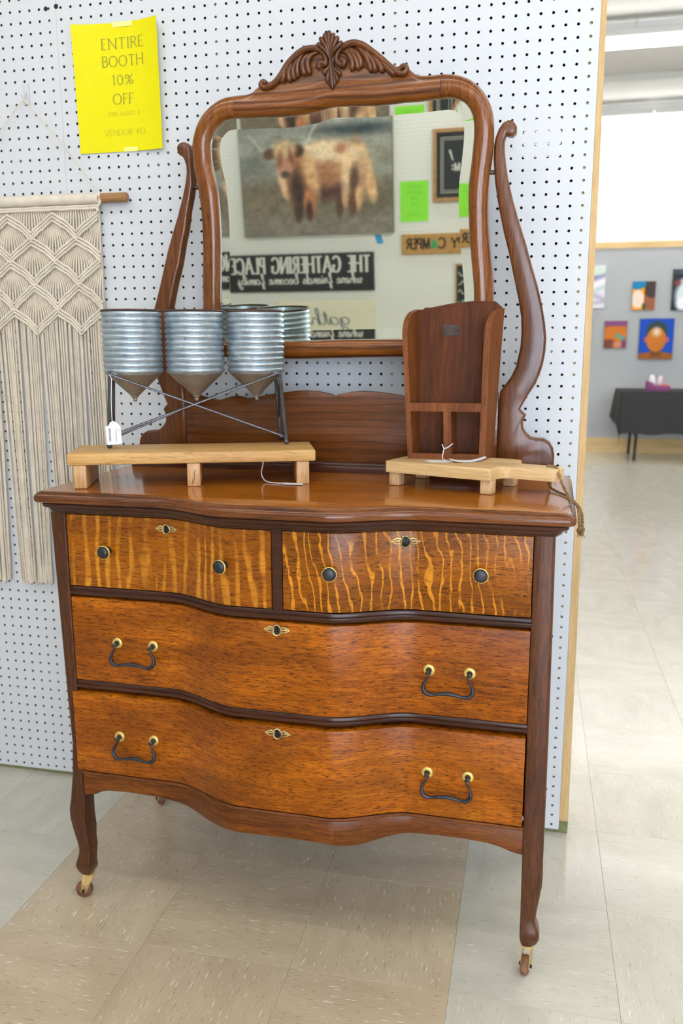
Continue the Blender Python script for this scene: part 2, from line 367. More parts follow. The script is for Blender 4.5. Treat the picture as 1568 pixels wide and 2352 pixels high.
# ------------------------------------------------------------------ the setting
# pegboard sheets: 48 x 96 real holes on a one inch grid
INCH = .0254
def pegboard_mesh(nc=48, nr=96, depth=.0045, rad=.0032, extra=.005):
    oct_ = [(math.cos(PI/4*k), math.sin(PI/4*k)) for k in range(8)]
    sq = [(1, 0), (1, 1), (0, 1), (-1, 1), (-1, 0), (-1, -1), (0, -1), (1, -1)]
    ci, ri = np.meshgrid(np.arange(nc), np.arange(nr), indexing='ij'); ci = ci.ravel(); ri = ri.ravel(); n = len(ci)
    V = np.zeros((n, 24, 3))
    cx = (ci+.5)*INCH; cz = (ri+.5)*INCH
    for k in range(8):
        V[:, k, 0] = cx+sq[k][0]*INCH/2; V[:, k, 2] = cz+sq[k][1]*INCH/2
        V[:, 8+k, 0] = cx+oct_[k][0]*rad; V[:, 8+k, 2] = cz+oct_[k][1]*rad
        V[:, 16+k, 0] = cx+oct_[k][0]*rad; V[:, 16+k, 2] = cz+oct_[k][1]*rad; V[:, 16+k, 1] = depth
    q = []
    for k in range(8):
        j = (k+1) % 8
        q.append((k, j, 8+j, 8+k))
    for k in range(8):
        j = (k+1) % 8; q.append((8+k, 8+j, 16+j, 16+k))
    q = np.array(q); F = (np.arange(n)[:, None, None]*24+q[None]).reshape(-1, 4)
    verts = V.reshape(-1, 3); w = nc*INCH; h = nr*INCH
    extra_v = np.array([(w, 0, 0), (w+extra, 0, 0), (w+extra, 0, h), (w, 0, h), (w+extra, depth, 0), (w+extra, depth, h), (0, depth, 0), (0, 0, 0)])
    b = len(verts); verts = np.vstack([verts, extra_v])
    mi = np.tile(np.repeat([0, 1], 8), n)
    F = np.vstack([F, [(b, b+1, b+2, b+3), (b+1, b+4, b+5, b+2), (b+7, b+6, b+4, b+1)]]); mi = np.append(mi, [0, 1, 1])
    me = bpy.data.meshes.new('pegboard_panel')
    me.vertices.add(len(verts)); me.vertices.foreach_set('co', verts.astype(np.float32).ravel())
    me.loops.add(F.size); me.loops.foreach_set('vertex_index', F.astype(np.int32).ravel())
    me.polygons.add(len(F)); me.polygons.foreach_set('loop_start', np.arange(0, F.size, 4, dtype=np.int32))
    me.update(calc_edges=True); me.materials.append(M_peg); me.materials.append(M_hard)
    me.polygons.foreach_set('material_index', mi.astype(np.int32)); me.polygons.foreach_set('use_smooth', [False]*len(F)); return me
PEG = pegboard_mesh()
WP = 48*INCH
wall = empty('wall_back', (0, 0, 0), kind='structure')
for k in range(3):
    o = link('pegboard_panel', PEG, wall); o.location = (.0127-WP*(k+1)-(.0003*k), 0, .0115)
    if k: o.scale = (WP/(WP+.005), 1, 1)
for k in range(3):    # the far face of the double-sided partition
    o = link('pegboard_panel', PEG, wall); o.location = (.0127-WP*k, .1150, .0115); o.rotation_euler = (0, 0, PI)
for sx in (0, -16, -32, -48, -64, -80, -96, -112):
    x = sx*INCH - (.019 if sx else .017)
    MB().box(x-.001, x+.037 if sx else x+.0335, .0052, .1095, .045, 2.45).build('stud', M_pine, wall)
# end board, leaning very slightly
MB().hexa([(.0182, .0, .036), (.0390, .0, .036), (.0182, .115, .036), (.0390, .115, .036),
           (.0182, .0, 2.45), (.0262, .0, 2.45), (.0182, .115, 2.45), (.0262, .115, 2.45)]).build('end_board', M_pine, wall)
MB().box(-3.70, .0392, .006, .109, 0, .0355).build('floor_plate', M_plate, wall)
MB().box(-3.70, .017, .006, .109, 2.42, 2.455).build('top_plate', M_pine, wall)
for x, z, r in ((-.022, .508, .005), (-.018, .116, .0045), (-1.232, 1.955, .0055), (-1.205, 1.958, .006)):
    MB().lathe([(r, 0), (r*.7, -.0012), (0.0004, -.0015)], (x, -.0002, z), (0, 1, 0), 9).build('screw_head', M_void, wall)

# floor of twelve-inch vinyl tiles
T = .306; X0 = -1.113; Y0 = .031
floor = empty('floor', (0, 0, 0), kind='structure')
MB().box(-7, 8, -7.6, 8.3, -.03, -.0045).build('floor_slab', M_slabm, floor)
def tile_mesh(name, mat):
    h = T/2-.0002; b = .0004
    mb = MB(); mb.rings([[(-h, -h, -.004), (h, -h, -.004), (h, h, -.004), (-h, h, -.004)], [(-h, -h, -b), (h, -h, -b), (h, h, -b), (-h, h, -b)], [(-h+b, -h+b, 0), (h-b, -h+b, 0), (h-b, h-b, 0), (-h+b, h-b, 0)]])
    me = bpy.data.meshes.new(name); me.from_pydata(mb.v, [], mb.f); me.materials.append(mat)
    bm = bmesh.new(); bm.from_mesh(me); bmesh.ops.remove_doubles(bm, verts=bm.verts, dist=1e-6); bmesh.ops.recalc_face_normals(bm, faces=bm.faces); bm.to_mesh(me); bm.free(); return me
ME_C, ME_T = tile_mesh('cream_tile', M_cream_tile), tile_mesh('tan_tile', M_tan_tile)
rest = {0: MB(), 1: MB()}
for i in range(-19, 30):
    for j in range(-24, 27):
        cx, cy = X0+(i+.5)*T, Y0+(j+.5)*T
        if not (-6.9 < cx < 7.9 and -7.4 < cy < 8.25): continue
        tan = 0 <= i <= 2
        d = cy+1.945
        vis = cy > -1.35 and cx < -.086+.164*d+.36 and cx > -.086-.70*d-.36 and (cy < .35 or cx > -.45)
        if vis:
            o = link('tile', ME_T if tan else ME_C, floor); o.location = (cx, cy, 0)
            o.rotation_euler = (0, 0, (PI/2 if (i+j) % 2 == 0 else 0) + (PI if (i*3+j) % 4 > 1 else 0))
        else:
            h = T/2-.0004
            rest[int(tan)].add([(cx-h, cy-h, 0), (cx+h, cy-h, 0), (cx+h, cy+h, 0), (cx-h, cy+h, 0)], [(0, 1, 2, 3)])
rest[0].build('tile_field', M_cream_tile, floor, smooth=0, kind='stuff')
rest[1].build('tile_field', M_tan_tile, floor, smooth=0, kind='stuff')

# hall shell
ZC = 3.6
ceil = empty('ceiling', kind='structure')
MB().box(-7, 8, -7.6, 8.3, ZC, ZC+.1).build('ceiling_deck', M_ceil, ceil)
LY = (7.57, 5.25, 2.93, .61, -1.71, -4.03, -6.35)
for y in LY:
    MB().box(-7, 8, y-.9, y-.86, ZC-.06, ZC).build('ceiling_rib', M_steelwhite, ceil)
    MB().box(-7, 8, y+.10, y+.34, ZC-.10, ZC).build('ceiling_beam', M_steelwhite, ceil)
tag(MB().box(-7, 8, 8.12, 8.3, -.03, ZC).build('wall_front', M_white), kind='structure')
tag(MB().box(-7.1, -7, -7.6, 8.3, -.03, ZC).build('wall_left', M_white), kind='structure')
tag(MB().box(8, 8.1, -7.6, 8.3, -.03, ZC).build('wall_right', M_white), kind='structure')
# rear wall with the shop windows
wr = MB()
wr.box(-7, -.55, -7.7, -7.6, -.03, ZC).box(4.6, 8, -7.7, -7.6, -.03, ZC).box(-.55, 4.6, -7.7, -7.6, -.03, .25).box(-.55, 4.6, -7.7, -7.6, 2.7, ZC)
tag(wr.build('wall_rear', M_white), kind='structure')
win = empty('window_1', (2.025, -7.65, .25), kind='structure')
for k in range(5):
    x = -2.55+k*1.2625
    MB().box(x-.025, x+.025, -.04, .04, .0, 2.45).build('mullion', M_iron, win)
    if k < 4: MB().box(x+.025, x+1.2375, -.004, .004, .03, 2.42).build('pane', M_glass, win)
MB().box(-2.575, 2.525, -.04, .04, 2.42, 2.45).build('window_frame', M_iron, win)
MB().box(-2.575, 2.525, -.04, .04, 0, .03).build('window_sill', M_iron, win)

# grey display partition along the far wall
part = empty('wall_display', (0, 8.0, 0), kind='structure')
MB().box(-4, 7.5, 0, .10, 0, 2.22).build('grey_panel', M_grey, part)
MB().box(-4, 7.5, -.012, .11, 2.22, 2.285).build('top_rail', M_pineX, part)
for z0, z1 in ((.0, .078), (.080, .155)):
    MB().box(-4, 7.5, -.03, 0, z0, z1).build('base_board', M_pineX, part)

# fluorescent strip lights
def make_light():
    t = empty('strip_light')
    cbox(-1.21, 1.21, -.055, .055, .055, .115, .006, 1).build('housing', M_steelwhite, t)
    r = [(-.05, .055), (-.062, .03), (-.05, .0), (0, -.006), (.05, .0), (.062, .03), (.05, .055)]
    mb = MB(); mb.rings([[(x, y, z) for y, z in r] for x in (-1.205, 1.205)]); mb.build('diffuser', M_lamp, t, 0)
    for x in (-.8, .8): MB().tube([(x, 0, .11), (x, 0, .205)], .006, 6).build('hanger', M_steelwhite, t)
    return t
def copy_tree(o, parent=None):
    c = o.copy(); COL.objects.link(c)
    if parent: c.parent = parent
    for ch in list(o.children): copy_tree(ch, c)
    return c
lp = make_light(); first = True
for y in LY:
    for k in range(4):
        o = lp if first else copy_tree(lp); first = False
        cx = -2.56+k*2.44+(0 if k < 2 else 0); o.location = (cx+(1.08+1.22)-2.44+.02, y, 3.395)
        yy = round(y, 2)
        if yy == 7.57 and k in (1, 2): tag(o, ['long white fluorescent strip light nearest the far wall, reaching behind the pegboard edge', 'white fluorescent strip light at the far wall, cut by the picture edge'][k-1], 'light')
        elif yy == 5.25 and k in (1, 2): tag(o, ['long white fluorescent strip light high above the far aisle, one row nearer', 'further length of fluorescent strip light above the far aisle, outside the view'][k-1], 'light')
        else: tag(o, 'white fluorescent strip light overhead, outside the picture', 'light')
        o['group'] = 'fluorescent strip lights'
# ------------------------------------------------------------------ the dresser (local x right, -y to the front, z up)
dr = empty('dresser', (-0.535, -0.471, 0), math.radians(-1.2), label='antique serpentine-front oak dresser with a tall swivel mirror and four drawers', cat='dresser')
def SF(u):
    d = abs(u-.016); t = min(1, max(0, (.245-d)/.160)); return .0225+.055*(t*t*(3-2*t))
def bar(name, u0, u1, sec, mat, parent=dr, n=56, ex=0.0, smooth=45, **k):
    """loft of a closed section (dv, z) along the serpentine front; sec may be a function of u"""
    rs = []
    for i in range(n+1):
        u = u0+(u1-u0)*i/n; s = sec(u) if callable(sec) else sec
        rs.append([(u, -(SF(u)+dv+ex), z) for dv, z in s])
    return MB().rings(rs).build(name, mat, parent, smooth, **k)
def dsec(z0, z1, b=.0025):
    return [(-.022, z0), (-b, z0), (-.0007, z0+.0007), (0, z0+b), (0, z1-b), (-.0007, z1-.0007), (-b, z1), (-.022, z1)]

# top slab and cornice moulding follow the same outline
def outline(off, u0=-.492, u1=.5285, back=-.388, rc=.014, n=60):
    a, b = u0-off, u1+off; P = []
    vf = lambda u: SF(u)+.0325+off
    for i in range(n+1):
        u = a+rc+(b-a-2*rc)*i/n; P.append((u, -vf(u)))
    for k in range(1, 6): t = PI/2*k/6; P.append((b-rc+rc*math.sin(t), -(vf(b-rc)-rc+rc*math.cos(t))))
    P.append((b, -(vf(b)-rc))); P.append((b, -back)); P.append((a, -back)); P.append((a, -(vf(a)-rc)))
    for k in range(1, 6): t = PI/2*k/6; P.append((a+rc-rc*math.cos(t), -(vf(a+rc)-rc+rc*math.sin(t))))
    return P
def stack(name, lay, mat, face_mat=None, parent=dr):
    rs = [[(p[0], p[1], z) for p in outline(o)] for o, z in lay]
    mb = MB(); mb.rings(rs)
    if face_mat:      # flat top takes the second material
        zt = lay[-1][1]
        mb.m = [1 if all(abs(mb.v[i][2]-zt) < 1e-6 for i in f) else 0 for f in mb.f]
        return mb.build(name, [mat, face_mat], parent, 35)
    return mb.build(name, mat, parent, 35)
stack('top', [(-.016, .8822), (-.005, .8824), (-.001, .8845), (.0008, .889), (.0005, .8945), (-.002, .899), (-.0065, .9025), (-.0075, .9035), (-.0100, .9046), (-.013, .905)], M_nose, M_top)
stack('cornice_moulding', [(-.0285, .8602), (-.0265, .8602), (-.0255, .8625), (-.0225, .8635), (-.0205, .866), (-.0185, .8705), (-.0165, .8715), (-.013, .8725), (-.0105, .8755), (-.0100, .8795), (-.012, .8821)], M_dark)

# posts with cabriole ankles
ZP = [.8602, .70, .50, .37, .30, .24, .218, .196, .165, .14, .12, .108, .098, .088, .078, .068, .0605]
OR = [(.8602, .497), (.70, .499), (.5, .501), (.37, .5018), (.30, .5018), (.24, .502), (.218, .5028), (.196, .5022), (.165, .4985), (.14, .495), (.12, .4932), (.108, .4945), (.098, .499), (.088, .5015), (.078, .5008), (.068, .4975), (.0605, .490)]
IR = [(.8602, .4618), (.3, .4636), (.2, .4645), (.12, .4650), (.088, .4650), (.07, .4662), (.0605, .4705)]
OL = [(.8602, -.4735), (.70, -.4695), (.5, -.4645), (.37, -.4605), (.30, -.4650), (.24, -.4725), (.218, -.4765), (.196, -.4757), (.165, -.4715), (.14, -.4665), (.12, -.4640), (.108, -.4645), (.098, -.4675), (.088, -.4705), (.078, -.4722), (.068, -.4705), (.0605, -.4640)]
IL = [(.8602, -.4395), (.3, -.4395), (.2, -.4385), (.12, -.4368), (.088, -.4368), (.07, -.4388), (.0605, -.4430)]
def post(it, ot, sgn, front=True):
    rs = []
    for z in ZP:
        a, b = interp(z, it), interp(z, ot)
        k = interp(z, [(.0605, -.006), (.088, .004), (.12, -.003), (.2, .004), (.26, 0), (.9, 0)])
        yf = -(.0255+k); yb = yf+.042 - (.006 if z < .15 else 0); r = .0065
        P = []
        for (cx, cy, a0) in ((b-sgn*r, yf+r, 0), (a+sgn*r*.4, yf+r*.4, 1), (a+sgn*r*.4, yb-r*.4, 2), (b-sgn*r*.6, yb-r*.6, 3)):
            rr = (r, r*.4, r*.4, r*.6)[a0]
            st = {0: 0, 1: PI/2, 2: PI, 3: 1.5*PI}[a0]
            for q in range(4):
                t = st+PI/2*q/3
                P.append((cx+sgn*rr*math.cos(t), cy-rr*math.sin(t), z))
        rs.append(P)
    return MB().rings(rs)
post(IR, OR, 1).build('post', M_post, dr, 50)
post(IL, OL, -1).build('post', M_post, dr, 50)
for x in (-.455, .478):      # rear legs
    MB().rings([[(x+s*w, .365+q*w, z) for s, q in ((-1, -1), (1, -1), (1, 1), (-1, 1))] for z, w in ((.8602, .019), (.25, .019), (.12, .014), (.062, .013))]).build('rear_leg', M_post, dr)
# carcass
MB().box(-.455, -.441, .012, .380, .252, .8602).build('side_panel', M_post, dr)
MB().box(.4624, .4805, .020, .380, .252, .8602).build('side_panel', M_post, dr)
MB().box(-.44, .466, .352, .360, .252, .8602).build('back_panel', M_inside, dr)
MB().box(-.441, .4665, .03, .338, .4985, .5035).box(-.441, .4665, .03, .338, .697, .702).box(-.441, .4665, .03, .338, .300, .305).box(.0085, .0205, .03, .338, .702, .8602).build('dust_panel', M_inside, dr)
# rails, divider, apron
def rail(z0, z1):
    m = (z0+z1)/2
    return [(-.03, z0), (-.006, z0), (-.0005, z0+.003), (.002, m-.002), (.0015, m+.002), (-.0025, m+.003), (-.0025, z1-.002), (-.004, z1), (-.03, z1)]
bar('drawer_rail', -.4398, .4630, rail(.6895, .7092), M_dark)
bar('drawer_rail', -.4398, .4636, rail(.4905, .5095), M_dark)
bar('drawer_divider', .0052, .0238, [(-.03, .7092), (-.0015, .7092), (-.0015, .8602), (-.03, .8602)], M_dark, n=6)
AP = [(-.437, .2512), (-.4145, .2560), (-.400, .2640), (-.385, .2680), (-.336, .2706), (-.2716, .2689), (-.2243, .2630), (-.1945, .2578), (-.1600, .2505), (-.114, .2493), (-.036, .2520), (.03, .2535), (.0922, .2530), (.129, .2500), (.161, .2492), (.192, .2550), (.230, .2625), (.2567, .2655), (.3076, .2680), (.358, .2682), (.3976, .2660), (.4239, .2610), (.4437, .2540), (.4645, .2508)]
bar('apron', -.4385, .4640, lambda u: [(-.022, interp(u, AP)+.002), (-.003, interp(u, AP)), (.0, interp(u, AP)+.003), (0, .300), (-.0015, .3022), (.0045, .3040), (.0055, .3065), (.003, .3095), (-.022, .3095)], M_apron, n=110)

# drawers with their brass
def along(u, ex=0.0):
    e = .002; t = Vector((2*e, -(SF(u+e)-SF(u-e)), 0)).normalized(); n = Vector((t.y, -t.x, 0))
    if n.y > 0: n = -n
    return Vector((u, -(SF(u)+ex), 0)), t, n
def frame_pt(u, z, ex=0.0):
    o, t, n = along(u, ex); o = o+Vector((0, 0, z))
    return lambda a, b, c: tuple(o+t*a+Vector((0, 0, b))+n*c)
def knob(d, u, z, ex=0.0):
    o, t, n = along(u, ex); o.z = z
    mb = MB()
    mb.lathe([(.0075, .0), (.0068, .003), (.0048, .007), (.0052, .012), (.0085, .0155)], o, n, 20, 1)
    mb.lathe([(.0085, .0150), (.0134, .0168), (.0140, .0180), (.0134, .0194), (.0122, .0198)], o, n, 24, 0)
    mb.lathe([(.0124, .0192), (.0120, .0208), (.0096, .0232), (.0058, .0248), (.0020, .0252), (.0004, .0250)], o, n, 24, 1)
    mb.build('knob', [M_brass, M_black], d, 50)
def escutcheon(d, u, z, ex=0.0, s=1.0):
    w = frame_pt(u, z, ex); mb = MB()
    P = lambda pts: [w(a*s, b*s, c) for a, b, c in pts]
    # cartouche ring
    ring = [(.0078*math.cos(t)*(1+.12*math.cos(3*t+.5)), -.0010+.0100*math.sin(t), .0022) for t in [2*PI*k/20 for k in range(21)]]
    mb.tube(P(ring), .0017*s, 6, 0)
    mb.lathe([(.0085*s, 0), (.0080*s, .0010), (.0004, .0014)], w(0, -.001*s, 0), Vector(w(0, 0, 1))-Vector(w(0, 0, 0)), 16, 3)
    mb.lathe([(.0026*s, .001), (.0022*s, .0020), (.0004, .0021)], w(0, -.0045*s, 0), Vector(w(0, 0, 1))-Vector(w(0, 0, 0)), 10, 2)
    mb.tube(P([(-.0005, -.004, .0019), (.0004, .001, .0020), (.0002, .0055, .0019)]), [.0012*s, .0018*s, .0022*s], 6, 2)
    for sg in (-1, 1):   # scrolled wings
        mb.tube(P([(sg*.008, .0035, .001), (sg*.0125, .0055, .0016), (sg*.0175, .0030, .0014), (sg*.0235, .0005, .001)]), [.0022*s, .0019*s, .0017*s, .0010*s], 6, 0)
        mb.tube(P([(sg*.008, -.0040, .001), (sg*.0130, -.0050, .0016), (sg*.0180, -.0040, .0014), (sg*.0240, -.0005, .001)]), [.0020*s, .0017*s, .0016*s, .0010*s], 6, 0)
        mb.tube(P([(sg*.0095, 0, .001), (sg*.0150, .0005, .0016), (sg*.0200, -.0008, .0014)]), [.0016*s, .0014*s, .0012*s], 6, 1)
        for a, b, r in ((.0225, -.0005, .0027), (.0190, .0025, .0019), (.0180, -.0035, .0018), (.0135, .0048, .0019)):
            c = w(sg*a*s, b*s, .0018); mb.ball(c, r*s, 1, .7, 1, 8, 0)
    mb.build('escutcheon', [M_oldbrass, M_oldbrass, M_void, M_black], d, 60)
def bail(d, ua, ub, z, ex=0.0):
    W = [frame_pt(ua, z, ex), frame_pt(ub, z, ex)]
    for k, w in enumerate(W):
        n = Vector(w(0, 0, 1))-Vector(w(0, 0, 0)); o = w(0, 0, 0); mb = MB()
        mb.lathe([(.0112, 0), (.0112, .0012), (.0104, .0026), (.0078, .0036), (.0054, .0032)], o, n, 22, 0)
        mb.lathe([(.0054, .0030), (.0052, .0042), (.0034, .0056), (.0030, .0125), (.0036, .0140), (.0022, .0160), (.0003, .0165)], o, n, 12, 1)
        sg = -1 if k == 0 else 1
        mb.tube([w(-.0055*1, -.0022, .0128), w(0, -.0014, .0128), (w(.0058, -.0024, .0128))], [.0013, .0019, .0013], 7, 1)
        mb.build('rosette', [M_brass, M_black], d, 50)
    a, b = Vector(W[0](0, 0, .0128)), Vector(W[1](0, 0, .0128)); L = (b-a).length; t = (b-a)/L; n = (Vector(W[0](0, 0, 1))-Vector(W[0](0, 0, 0)))
    pts = [(.001, -.002, 0), (.0005, -.008, .001), (-.0035, -.015, .002), (-.0072, -.023, .003), (-.0072, -.031, .004), (-.0030, -.0375, .0045), (.004, -.0405, .005), (.012, -.0400, .005), (.022, -.0375, .005), (L/2, -.0360, .005)]
    full = pts+[(L-x, zz, y) for x, zz, y in reversed(pts[:-1])]
    rad = [.0017, .0019, .0024, .0031, .0037, .0040, .0036, .0026, .0034, .0039]; rad = rad+list(reversed(rad[:-1]))
    path = [tuple(a+t*x+Vector((0, 0, zz))+n*y) for x, zz, y in full]
    path = catmull(path, 4); rad = [interp(i/4, list(enumerate(rad))) for i in range(len(path))]
    MB().tube(path, rad, 10).build('bail_handle', M_black, d, 60)
d = bar('drawer', -.4382, .0030, dsec(.7112, .8572), M_fleckL); d['label'] = 'top left drawer front with flame-like ray fleck and two knobs'
knob(d, -.3512, .788); knob(d, -.0862, .7886); escutcheon(d, -.2242, .838, 0, .92)
d = bar('drawer', .0258, .4605, dsec(.7115, .8580), M_fleckR); d['label'] = 'top right drawer front with slanting ray fleck and two knobs'
knob(d, .1135, .788); knob(d, .3738, .7876); escutcheon(d, .2384, .8395, 0, 1.08)
d = bar('drawer', -.4388, .4615, dsec(.5115, .6872), M_drawer); d['label'] = 'wide middle drawer front with two bail handles'
escutcheon(d, .0128, .6733, 0, 1.0); bail(d, -.342, -.2643, .598); bail(d, .2843, .3582, .5995)
d = bar('drawer', -.4468, .4610, dsec(.3125, .4865), M_drawer, ex=.006); d['label'] = 'wide bottom drawer front pulled slightly forward, two bail handles'
escutcheon(d, .0125, .4733, .006, 1.0); bail(d, -.3453, -.2696, .399, .006); bail(d, .2853, .3603, .400, .006)

# casters
def caster(x, y, ang, off):
    c = MB(); s, k = math.sin(ang), math.cos(ang)
    cx, cy, cz = x+off*k, y+off*s, .0185          # wheel centre; axle along (-s, k)
    ax = Vector((-s, k, 0))
    for q in (-1, 1):
        p = Vector((cx, cy, cz))+ax*(.0085*q); t = Vector((x, y, .056))+ax*(.0075*q)
        a = Vector((k, s, 0))*.0065; e = ax*.0008; a2 = Vector((k, s, 0))*.012
        c.hexa([tuple(p-a-e-Vector((0, 0, .004))), tuple(p+a-e-Vector((0, 0, .004))), tuple(p-a+e-Vector((0, 0, .004))), tuple(p+a+e-Vector((0, 0, .004))), tuple(t-a2-e), tuple(t+a2-e), tuple(t-a2+e), tuple(t+a2+e)])
    c.lathe([(.0125, 0), (.0125, .004), (.009, .0065)], (x, y, .0545), (0, 0, 1), 14)
    c.lathe([(.009, 0), (.0075, .0020)], (x, y, .0535), (0, 0, 1), 12)
    o = c.build('caster', M_oldbrass, dr)
    MB().lathe([(.012, -.0068), (.0165, -.0064), (.0185, -.003), (.0185, .003), (.0165, .0064), (.012, .0068)], (cx, cy, cz), ax, 22).build('wheel', M_wheel, o, 50)
    MB().lathe([(.0003, -.0128), (.0030, -.0122), (.0034, -.0100), (.0034, .0100), (.0030, .0122), (.0003, .0128)], (cx, cy, cz), ax, 10).build('axle', M_void, o)
caster(.481, -.006, math.radians(75), -.010)
caster(-.452, -.006, math.radians(14), -.012)
caster(.478, .365, math.radians(40), .012); caster(-.455, .365, math.radians(140), .022)

# splashboard, its base moulding and the scroll uprights
VS = .335
MB().rings([[(x, y, z) for y, z in ((.314, .905), (.314, .916), (.3155, .9195), (.3185, .9215), (.3205, .9215), (.3220, .9255), (.3262, .9285), (.3350, .9285), (.3350, .905))] for x in (-.470, .489)]).build('base_moulding', M_dark, dr, 40)
SPR = [(.0172, 1.0706), (.022, 1.0735), (.0273, 1.0761), (.0514, 1.0816), (.0812, 1.0838), (.1108, 1.0822), (.1401, 1.0786), (.1694, 1.0742), (.195, 1.069), (.220, 1.0650), (.238, 1.0690), (.2480, 1.0712), (.262, 1.0680), (.290, 1.0600), (.330, 1.0680), (.3717, 1.084)]
pts = [(.3717, .925)]+list(reversed(SPR))+[(.034-x, z) for x, z in SPR[1:]]+[(.034-.3717, .925)]
mb = MB(); slab(mb, pts, lambda a, b, c: (a, VS+c, b), .018, .0022, seg=2); mb.build('splashboard', M_splash, dr, 40)
HR = [(.3717, .9287), (.3717, 1.0600), (.3745, 1.0862), (.3816, 1.0965), (.3946, 1.1143), (.4046, 1.1363), (.4123, 1.1761), (.4137, 1.2042), (.4117, 1.2366), (.4046, 1.2741), (.3931, 1.3208), (.3834, 1.3609), (.3706, 1.4059), (.3594, 1.4532), (.3506, 1.5), (.346, 1.5458), (.346, 1.5707), (.349, 1.5872), (.3546, 1.6018), (.3628, 1.6127), (.373, 1.617), (.3835, 1.6138), (.3898, 1.6045), (.3894, 1.5933), (.3828, 1.5869), (.3755, 1.5868), (.3705, 1.5895), (.3667, 1.5779), (.3672, 1.5614), (.3706, 1.5362), (.376, 1.5075), (.388, 1.4628), (.4023, 1.4202), (.4168, 1.379), (.4296, 1.3375), (.4424, 1.299), (.452, 1.2636), (.4601, 1.2248), (.4638, 1.1956), (.4633, 1.1694), (.4595, 1.1431), (.4562, 1.1297), (.4465, 1.1024), (.4313, 1.0776), (.4167, 1.0498), (.4235, 1.0432), (.4295, 1.0375), (.4262, 1.0300), (.4234, 1.0208), (.4245, 1.0105), (.4302, 1.0013), (.4402, .9918), (.4511, .9899), (.4675, .9889), (.48, .9815), (.4873, .9692), (.4904, .9539), (.4902, .9287)]
UPL = [(-.3002, 1.5302), (-.3004, 1.5495), (-.3012, 1.575), (-.3013, 1.5956), (-.3036, 1.6053), (-.3088, 1.6119), (-.3177, 1.6155), (-.3269, 1.6145), (-.3334, 1.6101), (-.3356, 1.6039), (-.3341, 1.5943), (-.3298, 1.5885), (-.3240, 1.5870), (-.3193, 1.5791), (-.3152, 1.5662), (-.3149, 1.5518), (-.3185, 1.5311), (-.3262, 1.5024), (-.339, 1.4638), (-.3516, 1.4314), (-.3666, 1.3905), (-.3801, 1.3456), (-.3936, 1.3018), (-.4061, 1.2626), (-.4190, 1.2200), (-.4250, 1.1850), (-.4235, 1.1500), (-.4160, 1.1300), (-.4059, 1.1060), (-.3961, 1.0800), (-.3840, 1.0498), (-.3900, 1.0432), (-.3945, 1.0375), (-.3905, 1.0300), (-.3884, 1.0208), (-.3890, 1.0105), (-.3960, 1.0000), (-.406, .9905), (-.4190, .9885), (-.4363, .9872), (-.4490, .9800), (-.4565, .9700), (-.4600, .9539), (-.4600, .9287), (-.3377, .9287), (-.3377, 1.0600), (-.3395, 1.0850), (-.3470, 1.0960), (-.3600, 1.1143), (-.3700, 1.1363), (-.3775, 1.1761), (-.3785, 1.2042), (-.3760, 1.2280), (-.3660, 1.2604), (-.36, 1.2859), (-.3509, 1.3196), (-.3378, 1.3613), (-.3286, 1.4026), (-.3198, 1.4353), (-.3125, 1.4759), (-.3049, 1.5047)]
for P in (HR, UPL):
    mb = MB(); slab(mb, P, lambda a, b, c: (a, VS-.003+c, b), .024, .0065, seg=4); mb.build('mirror_upright', M_harp, dr, 40)
MB().tube([(.352, VS+.010, 1.522), (.336, VS+.010, 1.522)], .0045, 10).build('pivot', M_iron, dr)
MB().tube([(-.310, VS+.010, 1.522), (-.285, VS+.010, 1.522)], .0045, 10).build('pivot', M_iron, dr)

# swivel mirror, leaning four degrees forward
tl = math.radians(4.0); pc = Vector((0, .330, 1.52)); eb = Vector((0, -math.sin(tl), math.cos(tl))); en = Vector((0, -math.cos(tl), -math.sin(tl)))
def MP(a, b, c=0.0): return tuple(pc+Vector((a, 0, 0))+eb*b+en*c)
O1 = [(-.0995-.19, -.369+.006), (-.2925, -.345), (-.2930, -.31), (-.289, -.2589), (-.287, -.2096), (-.2832, -.1599), (-.2804, -.1105), (-.2795, -.07), (-.2802, -.0394), (-.2828, -.0119), (-.2875, .0135), (-.2911, .0419), (-.2921, .0765)]
I1 = [(-.2460, -.3290), (-.2490, -.3230), (-.2500, -.30), (-.2492, -.2613), (-.2461, -.2104), (-.2426, -.1609), (-.2396, -.1117), (-.239, -.0715), (-.2398, -.0315), (-.2417, -.0029), (-.2471, .0244), (-.251, .0477), (-.2516, .0769)]
O2 = [(-.2921, .0765), (-.2909, .0882), (-.2857, .1056), (-.2762, .126), (-.2617, .1443), (-.2447, .1579), (-.2281, .1671), (-.2117, .1728), (-.1878, .1746)]
I2 = [(-.2516, .0769), (-.2489, .0914), (-.2441, .1032), (-.2354, .1132), (-.2227, .1236), (-.2104, .129), (-.1902, .1308)]
O3 = [(-.1878, .1746), (-.1622, .1755), (-.1483, .1796), (-.1381, .1873), (-.1240, .1950), (-.1015, .1990), (-.0850, .2185), (-.0700, .2340), (-.0550, .2450), (-.0380, .2520), (-.0200, .2538), (-.008, .2520), (0, .2560), (.0245, .2600)]
I3 = [(-.1902, .1308), (-.1606, .1290), (-.135, .1292), (-.1019, .1276), (-.0729, .1273), (-.0441, .129), (-.0215, .1310), (.0039, .1365), (.0286, .1395)]
O4 = [(.0245, .2600), (.0440, .2570), (.0530, .2555), (.0616, .2570), (.0746, .2550), (.0885, .2485), (.105, .2365), (.1260, .2210), (.1440, .2075), (.1554, .2050), (.1660, .2060), (.1740, .2030), (.1811, .1954), (.1944, .1864), (.2174, .1839), (.2438, .1844)]
I4 = [(.0286, .1395), (.0727, .1378), (.1099, .1358), (.1444, .1365), (.1677, .1378), (.1962, .1378), (.2178, .1387), (.2407, .1398)]
